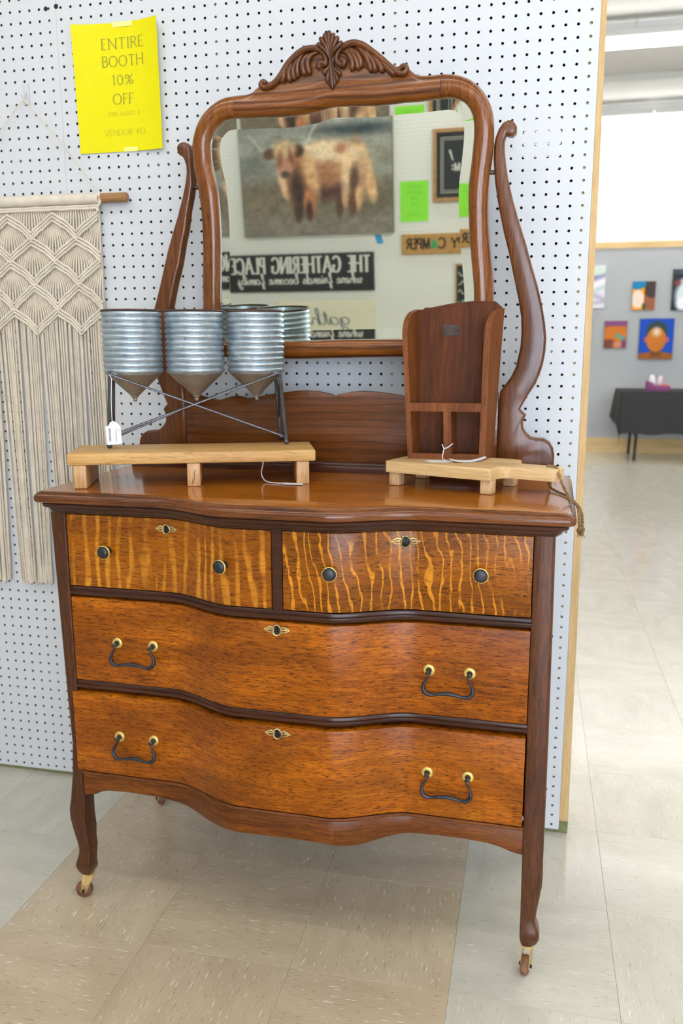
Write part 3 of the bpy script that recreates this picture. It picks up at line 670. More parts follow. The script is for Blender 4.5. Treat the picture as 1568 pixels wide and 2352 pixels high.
O5 = [(.2438, .1844), (.2665, .182), (.2874, .1757), (.3049, .1658), (.3206, .152), (.3314, .137), (.3396, .1206), (.3444, .1026), (.3462, .0848)]
I5 = [(.2407, .1398), (.2584, .1400), (.2742, .1365), (.2882, .1294), (.299, .1168), (.3053, .1018), (.308, .0871)]
O6 = [(.3462, .0848), (.3462, .0654), (.3458, .0474), (.3431, .0181), (.3394, -.0082), (.3382, -.0508), (.339, -.0819), (.3411, -.1133), (.3458, -.153), (.3504, -.1851), (.3532, -.2174), (.3541, -.25), (.3560, -.31), (.3555, -.345), (.3530, -.3620)]
I6 = [(.308, .0871), (.3084, .0675), (.3066, .0432), (.3037, .0135), (.2998, -.0224), (.2997, -.057), (.3011, -.0883), (.3045, -.1356), (.3098, -.1841), (.3134, -.2167), (.3148, -.2494), (.3150, -.30), (.3140, -.321), (.3110, -.3265)]
O7 = [(.3530, -.3620), (.163, -.3641), (.0062, -.3671), (-.0995, -.369), (-.2895, -.363)]
I7 = [(.3110, -.3265), (.163, -.3255), (.0071, -.3266), (-.1001, -.3290), (-.2460, -.3290)]
def resample(P, n):
    P = catmull([(a, b, 0) for a, b in P], 5); L = [0]
    for i in range(1, len(P)): L.append(L[-1]+math.dist(P[i], P[i-1]))
    return [(float(np.interp(L[-1]*k/n, L, [p[0] for p in P])), float(np.interp(L[-1]*k/n, L, [p[1] for p in P]))) for k in range(n)]
def prof(d, w):      # height of the rounded frame face at distance d from the glass edge, w = local width
    ro = min(1, (w-d)/.010); ro = math.sqrt(max(0, 1-(1-ro)**2))
    h = interp(d, [(0, .0100), (.002, .0140), (.006, .0178), (.013, .0208), (.020, .0212), (.028, .0195), (.036, .0165), (.046, .0140), (.07, .0128), (.2, .0125)])
    return .002+(h-.002)*ro
fr = None; SEG = [(O1, I1, 40, M_frame), (O2, I2, 20, M_frame), (O3, I3, 40, M_frameX), (O4, I4, 44, M_frameX), (O5, I5, 20, M_frame), (O6, I6, 40, M_frame), (O7, I7, 24, M_frameX)]
OUT, INN, MI = [], [], []
for k, (o, i, n, m) in enumerate(SEG):
    OUT += resample(o, n); INN += resample(i, n); MI += [1 if m is M_frameX else 0]*n
K = len(OUT); NS = 14; rows = []
for k in range(K):
    o, i = Vector(OUT[k]), Vector(INN[k]); w = (o-i).length; row = [MP(*i, -.003)]
    for q in range(NS+1):
        d = w*(q/NS); p = i+(o-i)*(q/NS); row.append(MP(p.x, p.y, prof(d, w)))
    row.append(MP(*o, -.010)); row.append(MP(*i, -.010)); rows.append(row)
mb = MB(); n = len(rows[0])
mb.add([p for r in rows for p in r], [(k*n+j, k*n+(j+1) % n, ((k+1) % K)*n+(j+1) % n, ((k+1) % K)*n+j) for k in range(K) for j in range(n)])
mb.m = [MI[k] for k in range(K) for j in range(n)]
frame = mb.build('mirror_frame', [M_frame, M_frameX], dr, 60)
MB().tube([tuple(Vector(p)+en*.0001) for p in rows[144][1:-2]], .0005, 5).build('joint_line', M_void, frame)
# bevelled looking glass
inset = offset_poly(INN, .0205)
glass_out = offset_poly(INN, -.003)
g = MB(); g.add([MP(*p, .0) for p in inset]+[MP(*p, .00128 if p[1] > .10 else .00104) for p in glass_out], [(k, (k+1) % K, K+(k+1) % K, K+k) for k in range(K)])
t3 = geometry.tessellate_polygon([[Vector((p[0], p[1], 0)) for p in inset]])
g.add([MP(*p, .0) for p in inset], [tuple(x) for x in t3])
me = bpy.data.meshes.new('mirror_glass'); me.from_pydata(g.v, [], g.f); me.materials.append(M_mirror); link('mirror_glass', me, frame)
MB().add([MP(*p, -.0075) for p in glass_out], [tuple(x) for x in geometry.tessellate_polygon([[Vector((p[0], p[1], 0)) for p in glass_out]])]).build('glass_back', M_inside, frame, 0)
# carved crest
CV = {
"spineL": [(.0029, .2094), (-.0002, .2154), (.0065, .2196), (.0139, .2153), (.0149, .2266), (.007, .2395), (-.0048, .2455), (-.0222, .2465), (-.0377, .2416), (-.0535, .2314), (-.0672, .2191), (-.079, .2039), (-.0918, .1913), (-.1068, .1835), (-.1193, .1834), (-.1235, .1886), (-.1181, .1937), (-.1115, .1901)],
"L1": [(-.0017, .2392), (-.0138, .2354), (-.0218, .2256), (-.0222, .2122), (-.0182, .1995)], "L1b": [(-.0115, .2381), (-.0271, .2317), (-.033, .2188), (-.0322, .2072), (-.0281, .1993)],
"L2": [(-.0312, .2406), (-.0404, .227), (-.0453, .212), (-.0441, .1962)], "L2b": [(-.0423, .2348), (-.0506, .2182), (-.0544, .205), (-.0516, .1923)],
"L3": [(-.0536, .228), (-.0608, .2132), (-.0635, .1999), (-.0606, .19)], "L4": [(-.0662, .2165), (-.0735, .2025), (-.0784, .1893)],
"spineR": [(.0487, .2212), (.0533, .218), (.0506, .2116), (.0421, .2141), (.0362, .224), (.0408, .2363), (.0524, .2453), (.0706, .2495), (.0896, .2446), (.1085, .2321), (.1273, .2174), (.1461, .2012), (.1607, .1893), (.1733, .1884), (.1791, .1954), (.1722, .2011), (.166, .1973)],
"R1": [(.0512, .2407), (.0661, .2349), (.0755, .2219), (.0795, .2103), (.0815, .2008)], "R1b": [(.0468, .2364), (.0575, .2346), (.0669, .2226), (.0699, .2092), (.0665, .2009)], "R1c": [(.0598, .2428), (.0746, .2333), (.085, .2193), (.0859, .2042)],
"R2": [(.0769, .2443), (.0915, .2319), (.1019, .2143), (.1081, .195)], "R2b": [(.0853, .2427), (.101, .2275), (.1125, .2097), (.1155, .1945)], "R3": [(.1021, .233), (.1157, .2189), (.1251, .205), (.1303, .1934)], "R4": [(.1147, .2245), (.1314, .2083), (.144, .1961), (.1565, .1858)],
"P1": [(.0239, .224), (.0188, .2357), (.0082, .246), (-.0002, .2533)], "P2": [(.0239, .224), (.0206, .2394), (.0128, .2532), (.0054, .2631)], "P3": [(.0241, .224), (.0229, .243), (.0183, .2583), (.0149, .2698)], "P4": [(.0246, .2239), (.0244, .2447), (.0241, .2597), (.0243, .2737)],
"P5": [(.025, .2239), (.0272, .2426), (.0305, .2574), (.0338, .2683)], "P6": [(.0254, .2239), (.0301, .2386), (.0364, .2513), (.0426, .262)], "P7": [(.0259, .2238), (.0328, .2356), (.0427, .2451), (.0504, .252)],
"Q0": [(.0246, .2258), (.0252, .2125), (.0265, .1934), (.0285, .1674)], "Q1": [(.0246, .2258), (.0214, .2109), (.0137, .2039), (.0095, .1965)], "Q2": [(.0246, .2239), (.0235, .2069), (.0182, .194), (.0164, .1817)], "Q3": [(.0254, .2239), (.029, .2084), (.0375, .2012), (.0466, .1942)],
"Q4": [(.0254, .2239), (.0289, .2065), (.0341, .1947), (.0392, .182)], "Q5": [(.025, .2239), (.0257, .2068), (.022, .188), (.027, .1723)], "Q6": [(.025, .2239), (.0278, .2066), (.0318, .1892), (.0314, .1739)]}
mb = MB()
for nme, P in CV.items():
    P = [(a-.0035, b) for a, b in P]
    p = catmull([(a, b, 0) for a, b in P], 5); kk = len(p)
    c = nme[0]
    if nme.startswith('spine'):
        R = [interp(i/(kk-1), [(0, .0062), (.10, .0066), (.25, .0050), (.45, .0068), (.75, .0060), (.92, .0052), (1, .0042)]) for i in range(kk)]; h = .0245
    elif c in 'LR': R = [interp(i/(kk-1), [(0, .0026), (.5, .0058), (.88, .0068), (1, .0032)]) for i in range(kk)]; h = .0215
    elif c == 'P': R = [interp(i/(kk-1), [(0, .0014), (.5, .0036), (.9, .0052), (1, .0030)]) for i in range(kk)]; h = .0275
    else: R = [interp(i/(kk-1), [(0, .0026), (.5, .0042), (.85, .0050), (1, .0018)]) for i in range(kk)]; h = .0270 if nme == 'Q0' else .0235
    path = [MP(a, b, h-.006+(.004*math.sin(PI*i/(kk-1)) if c in 'LRP' else 0)) for i, (a, b, _) in enumerate(p)]
    mb.tube(path, R, 9, 0, 1.0, up=tuple(en))
# the solid ground the leaves are carved from
def blob(pts, h):
    q = resample(pts+[pts[0]], 40); slab(mb, q, lambda a, b, c: MP(a, b, h-c), h-.010, .003, seg=2)
blob([(.004, .246), (.012, .258), (.024, .264), (.036, .258), (.044, .247), (.034, .232), (.028, .22), (.032, .20), (.036, .188), (.0275, .172), (.016, .188), (.014, .20), (.019, .212), (.017, .228)], .019)
blob([(-.004, .240), (-.022, .243), (-.038, .238), (-.054, .228), (-.068, .214), (-.080, .198), (-.074, .192), (-.060, .195), (-.050, .196), (-.040, .199), (-.030, .203), (-.022, .208), (-.026, .225)], .016)
blob([(.045, .236), (.060, .243), (.078, .244), (.094, .238), (.112, .225), (.130, .211), (.142, .199), (.130, .196), (.112, .198), (.100, .200), (.085, .206), (.072, .206), (.074, .222), (.062, .232)], .016)
mb.build('crest_carving', M_carve, frame, 70)
# ------------------------------------------------------------------ things on the dresser
_th = math.radians(-1.2); _U = Vector((math.cos(_th), math.sin(_th), 0)); _B = Vector((-math.sin(_th), math.cos(_th), 0))
def DW(x, y, z): return Vector((-0.535, -0.471, 0))+_U*x+_B*y+Vector((0, 0, z))
# long low riser
rz = empty('wooden_riser', DW(-.4243, -.0114, .9051), math.radians(19.56), label='long low pale wooden riser bench on the dresser top, left side', cat='riser')
cbox(-.0095, .4775, -.003, .147, .0470, .0700, .0032).build('board', M_pale, rz, 30)
for x in (0, .2205, .4383): cbox(x, x+.0262, .0, .143, 0, .0472, .0025).build('leg', M_paleZ, rz, 30)
MB().tube([(.237, -.0004, .034), (.2345, -.0004, .026), (.236, -.0004, .020), (.231, -.0004, .010), (.229, -.0004, .003)], [.0004, .0008, .0007, .0009, .0004], 5).build('crack', M_lead, rz)
W2R = rz.matrix_basis.inverted()
def to_r(x, y, z): return tuple((Matrix.Translation(rz.location) @ Matrix.Rotation(math.radians(19.56), 4, 'Z')).inverted() @ DW(x, y, z))
tg = MB().tube([to_r(*p) for p in catmull([(-.088, .155, .9535), (-.092, .160, .938), (-.096, .163, .922), (-.086, .155, .909), (-.064, .1408, .9068), (-.0387, .1421, .9066)], 6)], .0011, 6).build('tag_string', M_string, rz)
w = [to_r(*p) for p in ((-.048, .141, .9065), (-.036, .128, .9065), (.0035, .130, .9065), (-.002, .146, .9065), (-.038, .148, .9065))]
w2 = [(a, b, c+.0006) for a, b, c in w]
MB().rings([w, w2]).build('price_tag', M_tag, rz, 0)

# three galvanised bins on a rod stand
bn = empty('bin_planter', (-.9261, -.3832, .9752), math.radians(23.43), label='galvanised planter of three corrugated cone-bottomed bins on a rod stand', cat='planter')
Rb = .0598
for k, cx in enumerate((.053, .180, .307)):
    prof = [(.050, .1535), (Rb-.002, .1500)]
    N_ = 11
    for i in range(N_*6+1):
        z = .1505+.1255*i/(N_*6); prof.append((Rb+.0012-.0044*(1-abs(math.sin(PI*i/6))**.7), z))
    prof += [(Rb, .2770), (Rb-.0012, .2772), (Rb-.003, .270), (Rb-.003, .158), (.0005, .156)]
    o = MB().lathe(prof, (cx, .049, 0), (0, 0, 1), 40).build('bin', M_galv, bn, 70)
    MB().lathe([(Rb+.0004, .2748), (Rb+.0016, .2765), (Rb+.0006, .2786), (Rb-.0024, .2784), (Rb-.0026, .2750)], (cx, .049, 0), (0, 0, 1), 40, cap=False).build('rim', M_rim, o, 60)
    mb = MB().lathe([(Rb-.004, .1512), (Rb-.005, .1478), (.0075, .1035), (.006, .1000), (.0035, .0985), (.0045, .0955), (.0035, .0925), (.0005, .0915)], (cx, .049, 0), (0, 0, 1), 16)
    mb.build('cone', M_cone, o, 20)
for x0, x1, y, yt in ((0, .008, 0, .004), (.3637, .3517, 0, .004), (.3637, .3517, .098, .094), (0, .008, .098, .094)):
    mb = MB().tube([(x0, y, .006), (x1, yt, .152)], .0041, 8); mb.ball((x0, y, .0058), .0058, n=8); mb.ball((x1, yt, .1525), .0055, n=8); mb.build('leg', M_iron, bn)
for a, b in (((.009, -.004, .1500), (.3565, -.004, .0185)), ((.3500, -.0045, .1510), (.006, -.004, .0275)), ((.3500, .098, .1505), (.006, .100, .0135)), ((.352, .002, .148), (.358, .096, .05)), ((.353, .096, .148), (.358, .002, .05)), ((.006, .002, .146), (.003, .096, .05)), ((.006, .096, .146), (.003, .002, .05))):
    MB().tube([a, b], .0022, 6, flat=1).build('brace', M_iron, bn)
for q in (0, 1):      # corner lugs that join the rods to the outer bins
    for y in (.003, .095): MB().box((.004, .338)[q], (.022, .356)[q], y-.003, y+.003, .1485, .1540).build('lug', M_iron, bn)
MB().tube([(.008, -.006, .150), (.012, -.0085, .142), (.009, -.0085, .10), (.0085, -.0088, .052)], .0009, 6).build('tag_string', M_string, bn)
tagpts = [(-.0055, .046), (-.0035, .010), (-.0015, .0085), (.0245, .0105), (.0258, .0125), (.0245, .046), (.0165, .0545), (.0105, .0570), (.0040, .0545), (.0015, .0485)]
mb = MB(); slab(mb, tagpts, lambda a, b, c: (a, -.0092+c, b), .0007, .0001, seg=1); tgo = mb.build('price_tag', M_tag, bn, 0)
mb = MB(); z = .016
random.seed(3)
while z < .041:
    h = random.choice((.0006, .0011, .0018)); mb.box(.0008, .0048, -.00932, -.0092, z, z+h); z += h+random.choice((.0005, .0009))
for zz in range(14):
    a = .014+zz*.0020; mb.box(.0142, .0158, -.00932, -.0092, a, a+random.choice((.0010, .0015)))
for zz in range(4): mb.box(.0198, .0208, -.00932, -.0092, .036+zz*.0018, .037+zz*.0018)
mb.build('barcode_print', M_print, tgo, 0)

# footed cutting board
cb = empty('cutting_board', DW(.1615, .1715, .9051), math.radians(-19.26-1.2), label='small footed wooden cutting board with handle and jute loop on the dresser', cat='cutting board')
P = [(.004, .0), (.2234, 0), (.2274, .004), (.2274, .030), (.2300, .041), (.2370, .0485), (.2480, .0520), (.325, .0540), (.3315, .0580), (.3340, .0660), (.3340, .094), (.3315, .102), (.325, .106), (.2480, .108), (.2370, .1115), (.2300, .119), (.2274, .130), (.2274, .1545), (.2234, .1585), (.004, .1585), (0, .1545), (0, .004)]
mb = MB(); slab(mb, P, lambda a, b, c: (a, b, .0500-c), .0225, .003, seg=3); mb.build('board', M_board, cb, 35)
for x, y in ((.006, .006), (.203, .006), (.006, .118), (.203, .118)):
    cbox(x, x+.024, y, y+.024, 0, .0285, .0035).build('foot', M_boardZ, cb, 30)
_CM = (Matrix.Translation(cb.location) @ Matrix.Rotation(math.radians(-20.46), 4, 'Z')).inverted()
def to_c(x, y, z): return tuple(_CM @ DW(x, y, z))
def twist(path, r):
    """two plies twisted round each other"""
    q = catmull(path, 10); mb = MB()
    for ph in (0, PI):
        pp = []
        for i, p in enumerate(q):
            a = ph+i*.85; pp.append((p[0]+r*.6*math.cos(a), p[1]+r*.6*math.sin(a), p[2]+r*.35*math.sin(a+1)))
        mb.tube(pp, r*.72, 6)
    return mb
s1 = [(.478, .152, .9575), (.4851, .1459, .9580), (.4950, .132, .9560), (.5040, .100, .9350), (.5180, .060, .9130), (.5300, .020, .9085), (.5355, -.020, .9060), (.5385, -.030, .8950), (.5390, -.031, .880)]
s2 = [(.4810, .160, .930), (.4840, .185, .9120), (.4990, .1507, .9080), (.5169, .1064, .9080), (.5285, .034, .9085), (.5320, -.010, .9085), (.5325, -.034, .903), (.5335, -.036, .890), (.5345, -.035, .878)]
mb = join(twist([to_c(*p) for p in s1], .0022), twist([to_c(*p) for p in s2], .0022), twist([to_c(.481, .160, .930), to_c(.479, .1575, .945), to_c(.477, .154, .9575)], .0020))
tw = mb.build('jute_loop', M_jute, cb, 70)
kn = [to_c(.5365+.005*math.cos(t)*(1-.02*i), -.033+.004*math.sin(2*t), .876+.004*math.sin(t)-.0002*i) for i, t in enumerate([k*.6 for k in range(24)])]
mb = MB().tube(kn, .0026, 6)
for k in range(4): mb.tube([to_c(.537, -.033, .874), to_c(.537+.003*(k-1.5), -.034, .867), to_c(.538+.0042*(k-1.5), -.035, .862+.001*(k % 2))], [.0014, .0010, .0005], 5)
mb.build('knot', M_jute, tw, 70)

# antique wall box standing on the board
bx = empty('antique_box', (-.3296, -.2609, .9552), math.radians(1.6), label='antique red-brown open wooden box with a tall back, standing on the footed cutting board', cat='wooden box')
DY = .0640
def lx(y, z): return -.0146*(z/.2516)+(.0125+.009*z/.3)/DY*y
def rx(y, z): return .1543+.0034*(z/.264)+(.0150+.010*z/.3)/DY*y
def side(f, sgn, th, ztop):
    yz = [(0, 0), (0, .244), (.0015, .254), (.005, .264), (.012, .275), (.022, .284), (.036, .2915), (.052, .2955), (DY, ztop), (DY, 0)]
    a = [(f(y, z), y, z) for y, z in yz]; b = [(f(y, z)+sgn*th, y, z) for y, z in yz]
    e1 = [(f(y, z)+sgn*.0015, y+(.0015 if y < .01 else 0)*0, z) for y, z in yz]
    return MB().rings([a, b])
side(lx, 1, .0100, .2975).build('side', M_boxe, bx, 30); side(rx, -1, .0118, .2985).build('side', M_boxe, bx, 30)
n = 14; top = []
for i in range(n+1):
    t = i/n; top.append((t, .2955+.016*t+.006*math.sin(PI*t)-.010*max(0, t-.93)/.07))
rs = []
for t, zt in top:
    def X(y, z): return lx(y, z)+.006+(rx(y, z)-.006-lx(y, z)-.006)*t
    rs.append([(X(.0560, 0), .0560, 0), (X(.0560, zt-.016), .0560, zt-.016), (X(.0575, zt-.004), .0585, zt-.003), (X(.062, zt), .0625, zt), (X(.066, zt-.001), .0655, zt-.001), (X(.0665, 0), .0665, 0)])
MB().rings(rs).build('back', M_box, bx, 35)
def span(y0, y1, z0, z1, ins=.0095):
    v = []
    for z in (z0, z1):
        for y in (y0, y1): v += [(lx(y, z)+ins, y, z), (rx(y, z)-ins-.0015, y, z)]
    return MB().hexa(v)
span(.001, .056, 0, .0075).build('bottom', M_box, bx)
span(-.0004, .009, .0002, .0108).build('front_strip', M_boxe, bx)
span(.0, .010, .0955, .1125).build('cross_rail', M_boxe, bx)
MB().hexa([(.0725, .0005, .0108), (.0880, .0005, .0108), (.079, .052, .0108), (.0945, .052, .0108), (.0700, .0005, .0955), (.0852, .0005, .0955), (.0775, .052, .0955), (.0927, .052, .0955)]).build('divider', M_boxe, bx)
mb = MB(); slab(mb, [(.0535, .2445), (.0885, .2445), (.0885, .2600), (.0862, .2645), (.0815, .2665), (.0535, .2665)], lambda a, b, c: (a+.008, .0550+c, b), .0012, .0004, seg=1); pl_ = mb.build('metal_plate', M_lead, bx, 30)
for a in (.0640, .0935):
    MB().lathe([(.0014, 0), (.001, .0006), (.0002, .0008)], (a, .0550, .2555), (0, -1, 0), 8).build('rivet', M_void, pl_)
y0 = .012
MB().hexa([(rx(y0, .095)-.0002, y0, .093), (rx(y0, .095)+.0003, y0, .093), (rx(y0, .095)+.0002, y0+.004, .093), (rx(y0, .095)+.0006, y0+.004, .093), (rx(y0, .11)-.0002, y0, .117), (rx(y0, .11)+.0003, y0, .117), (rx(y0, .11)+.0002, y0+.004, .117), (rx(y0, .11)+.0006, y0+.004, .117)]).build('slot', M_void, bx)
MB().tube(catmull([(.0690, -.001, .030), (.0730, -.0035, .023), (.0800, -.0035, .024), (.0890, -.001, .031), (.090, .006, .031)], 5), .0010, 6).tube(catmull([(.0735, -.0040, .0235), (.0715, -.008, .012), (.0715, -.016, .0045), (.0775, -.030, .0016)], 5), .0010, 6).build('tag_string', M_string, bx)
MB().rings([[(a, b, c) for a, b in ((.038, -.040), (.052, -.052), (.094, -.045), (.088, -.030), (.046, -.026))] for c in (.0004, .0011)]).build('price_tag', M_tag, bx, 0)
rs = []
for i in range(13):
    t = i/12; zc = .0006+.012*(t-.45)**2*1.9+.004*max(0, .3-t); xx = .092+.066*t; yy = -.060+.038*t
    rs.append([(xx, yy, zc), (xx-.006*(1-t*.5), yy+.020, zc+.0006), (xx-.006*(1-t*.5), yy+.020, zc+.0011), (xx, yy, zc+.0005)])
MB().rings(rs).build('price_tag', M_tag, bx, 30)

# ------------------------------------------------------------------ writing
G = {
'A': (.78, [[(0, 0), (.39, 1)], [(.39, 1), (.78, 0)], [(.14, .36), (.64, .36)]]), 'B': (.56, [[(.06, 0), (.06, 1)], [(.06, 1), (.32, 1), (.46, .9), (.46, .66), (.30, .54), (.06, .54)], [(.30, .54), (.50, .46), (.55, .24), (.44, .05), (.28, 0), (.06, 0)]]),
'C': (.78, [[(.74, .82), (.60, .96), (.42, 1), (.20, .92), (.06, .70), (.04, .42), (.14, .16), (.34, .01), (.56, .02), (.74, .16)]]), 'D': (.78, [[(.06, 0), (.06, 1)], [(.06, 1), (.38, 1), (.62, .88), (.74, .62), (.74, .36), (.60, .10), (.36, 0), (.06, 0)]]),
'E': (.50, [[(.06, 0), (.06, 1)], [(.06, 1), (.46, 1)], [(.06, .53), (.38, .53)], [(.06, 0), (.50, 0)]]), 'F': (.46, [[(.06, 0), (.06, 1)], [(.06, 1), (.46, 1)], [(.06, .53), (.38, .53)]]),
'G': (.82, [[(.74, .84), (.60, .96), (.42, 1), (.20, .92), (.06, .70), (.04, .42), (.14, .16), (.34, .01), (.58, .02), (.74, .10), (.74, .42)], [(.56, .42), (.80, .42)]]), 'H': (.78, [[(.06, 0), (.06, 1)], [(.72, 0), (.72, 1)], [(.06, .53), (.72, .53)]]),
'I': (.18, [[(.09, 0), (.09, 1)]]), 'L': (.48, [[(.06, 0), (.06, 1)], [(.06, 0), (.48, 0)]]), 'N': (.80, [[(.06, 0), (.06, 1)], [(.06, 1), (.74, 0)], [(.74, 0), (.74, 1)]]),
'O': (.88, [[(.44, 1), (.20, .92), (.05, .68), (.05, .34), (.20, .08), (.44, 0), (.68, .08), (.83, .34), (.83, .68), (.68, .92), (.44, 1)]]), 'P': (.52, [[(.06, 0), (.06, 1)], [(.06, 1), (.34, 1), (.50, .88), (.50, .62), (.34, .48), (.06, .48)]]),
'R': (.62, [[(.06, 0), (.06, 1)], [(.06, 1), (.34, 1), (.50, .88), (.50, .64), (.34, .52), (.06, .52)], [(.28, .52), (.62, 0)]]), 'S': (.50, [[(.44, .86), (.30, 1), (.14, .97), (.06, .80), (.14, .62), (.36, .44), (.46, .25), (.38, .05), (.20, 0), (.04, .14)]]),
'T': (.70, [[(.35, 0), (.35, 1)], [(0, 1), (.70, 1)]]), 'U': (.76, [[(.06, 1), (.06, .30), (.16, .07), (.38, 0), (.60, .07), (.70, .30), (.70, 1)]]), 'V': (.76, [[(0, 1), (.38, 0)], [(.38, 0), (.76, 1)]]), 'Y': (.70, [[(0, 1), (.35, .48)], [(.70, 1), (.35, .48)], [(.35, .48), (.35, 0)]]),
'M': (.90, [[(.06, 0), (.12, 1)], [(.12, 1), (.45, 0)], [(.45, 0), (.78, 1)], [(.78, 1), (.84, 0)]]), 'K': (.66, [[(.06, 0), (.06, 1)], [(.60, 1), (.08, .48)], [(.20, .58), (.66, 0)]]), 'W': (1.0, [[(0, 1), (.25, 0)], [(.25, 0), (.5, .9)], [(.5, .9), (.75, 0)], [(.75, 0), (1, 1)]]),
'1': (.30, [[(.18, 0), (.18, 1)], [(.18, 1), (.04, .88)]]), '0': (.60, [[(.30, 1), (.12, .88), (.05, .5), (.12, .12), (.30, 0), (.48, .12), (.55, .5), (.48, .88), (.30, 1)]]), '3': (.48, [[(.04, .90), (.20, 1), (.38, .92), (.40, .70), (.26, .56), (.16, .54)], [(.26, .56), (.44, .42), (.44, .16), (.26, 0), (.04, .08)]]),
'%': (.80, [[(.20, 1), (.06, .90), (.06, .68), (.20, .58), (.34, .68), (.34, .90), (.20, 1)], [(.68, 1), (.12, 0)], [(.60, .42), (.46, .32), (.46, .10), (.60, 0), (.74, .10), (.74, .32), (.60, .42)]]),
'#': (.56, [[(.14, .1), (.24, .9)], [(.34, .1), (.44, .9)], [(.02, .36), (.52, .36)], [(.06, .64), (.56, .64)]]), ':': (.2, [[(.10, .15), (.10, .28)], [(.10, .62), (.10, .75)]]),
# running hand
'a': (.48, [[(.40, .42), (.20, .46), (.04, .24), (.12, .02), (.28, .06), (.40, .40), (.38, .08), (.48, .04)]]), 'b': (.46, [[(.0, .1), (.18, .7), (.20, .98), (.10, .9), (.06, .2), (.16, 0), (.34, .10), (.36, .36), (.24, .42), (.46, .38)]]), 'c': (.38, [[(.34, .36), (.20, .46), (.05, .24), (.14, .02), (.38, .08)]]), 'd': (.50, [[(.36, .40), (.18, .46), (.04, .24), (.12, .02), (.28, .06), (.44, 1.0), (.40, .10), (.50, .04)]]), 'e': (.38, [[(.0, .08), (.28, .28), (.26, .44), (.12, .42), (.06, .18), (.16, .0), (.38, .10)]]),
'f': (.40, [[(.0, .1), (.22, .7), (.24, .98), (.14, .9), (.08, -.1), (.02, -.42), (.14, -.36), (.20, .04), (.40, .1)]]), 'g': (.46, [[(.38, .40), (.18, .46), (.05, .24), (.14, .02), (.28, .08), (.40, .42), (.34, -.20), (.18, -.44), (.04, -.30), (.46, .08)]]), 'h': (.48, [[(.0, .1), (.18, .7), (.20, .98), (.10, .9), (.06, 0), (.12, .30), (.28, .44), (.34, .30), (.36, .05), (.48, .06)]]), 'i': (.22, [[(0, .08), (.10, .44), (.10, .06), (.22, .08)], [(.12, .60), (.14, .68)]]), 'l': (.28, [[(.0, .1), (.18, .7), (.18, .98), (.08, .9), (.08, .08), (.28, .08)]]),
'm': (.66, [[(.0, .06), (.06, .44), (.06, 0), (.16, .40), (.26, .42), (.28, 0), (.38, .40), (.48, .42), (.50, .06), (.66, .08)]]), 'n': (.46, [[(.0, .06), (.06, .44), (.06, 0), (.16, .40), (.28, .42), (.30, .06), (.46, .08)]]), 'o': (.42, [[(.22, .44), (.05, .26), (.14, .02), (.32, .10), (.32, .36), (.22, .44), (.42, .36)]]), 'r': (.34, [[(0, .08), (.08, .46), (.22, .42), (.20, .06), (.34, .08)]]), 's': (.34, [[(0, .06), (.16, .46), (.26, .10), (.10, .0), (.34, .08)]]), 't': (.32, [[(.0, .1), (.16, .8), (.12, .08), (.32, .08)], [(.0, .58), (.30, .60)]]), 'w': (.62, [[(0, .36), (.06, .44), (.08, .06), (.24, .06), (.28, .42), (.30, .06), (.46, .08), (.52, .42), (.62, .36)]]), 'y': (.46, [[(0, .34), (.06, .44), (.10, .10), (.28, .12), (.36, .44), (.30, -.20), (.16, -.44), (.04, -.30), (.46, .10)]]),
}
def width(s, gap): return sum((G[c][0] if c in G else .42)+gap for c in s)-gap
def write(mb, text, x0, x1, z0, h, place, thick=.10, thin=.05, serif=True, gap=.12, m=0):
    """letters as flat ribbons between x0 and x1; place(x, z) puts them on the surface"""
    sc = (x1-x0)/width(text, gap); x = x0
    def quad(p, q, w):
        d = Vector((q[0]-p[0], q[1]-p[1])); L = d.length
        if L < 1e-9: return
        nn = Vector((-d.y, d.x))/L*w/2; e = d/L*w*.25
        P = [(p[0]-e.x+nn.x, p[1]-e.y+nn.y), (p[0]-e.x-nn.x, p[1]-e.y-nn.y), (q[0]+e.x-nn.x, q[1]+e.y-nn.y), (q[0]+e.x+nn.x, q[1]+e.y+nn.y)]
        lift = (len(mb.f) % 16)*3e-5      # overlapping ink strokes must not share a plane
        mb.add([(c0, c1-lift, c2) for c0, c1, c2 in (place(a, b) for a, b in P)], [(0, 1, 2, 3)], m)
    for c in text:
        if c not in G: x += (.42+gap)*sc; continue
        w, st = G[c]
        for s in st:
            pts = [(x+a*sc, z0+b*h) for a, b in s]
            if len(s) > 2: pts = [(a, b) for a, b, _ in catmull([(a, b, 0) for a, b in pts], 3)]
            for p, q in zip(pts, pts[1:]):
                v = abs(q[1]-p[1])/(abs(q[0]-p[0])+abs(q[1]-p[1])+1e-9); quad(p, q, (thin+(thick-thin)*v)*h)
            if serif and len(s) == 2 and abs(s[0][1]-s[1][1]) > .8:
                for e in pts: quad((e[0]-.075*h, e[1]), (e[0]+.075*h, e[1]), thin*h)
        x += (w+gap)*sc
    return mb

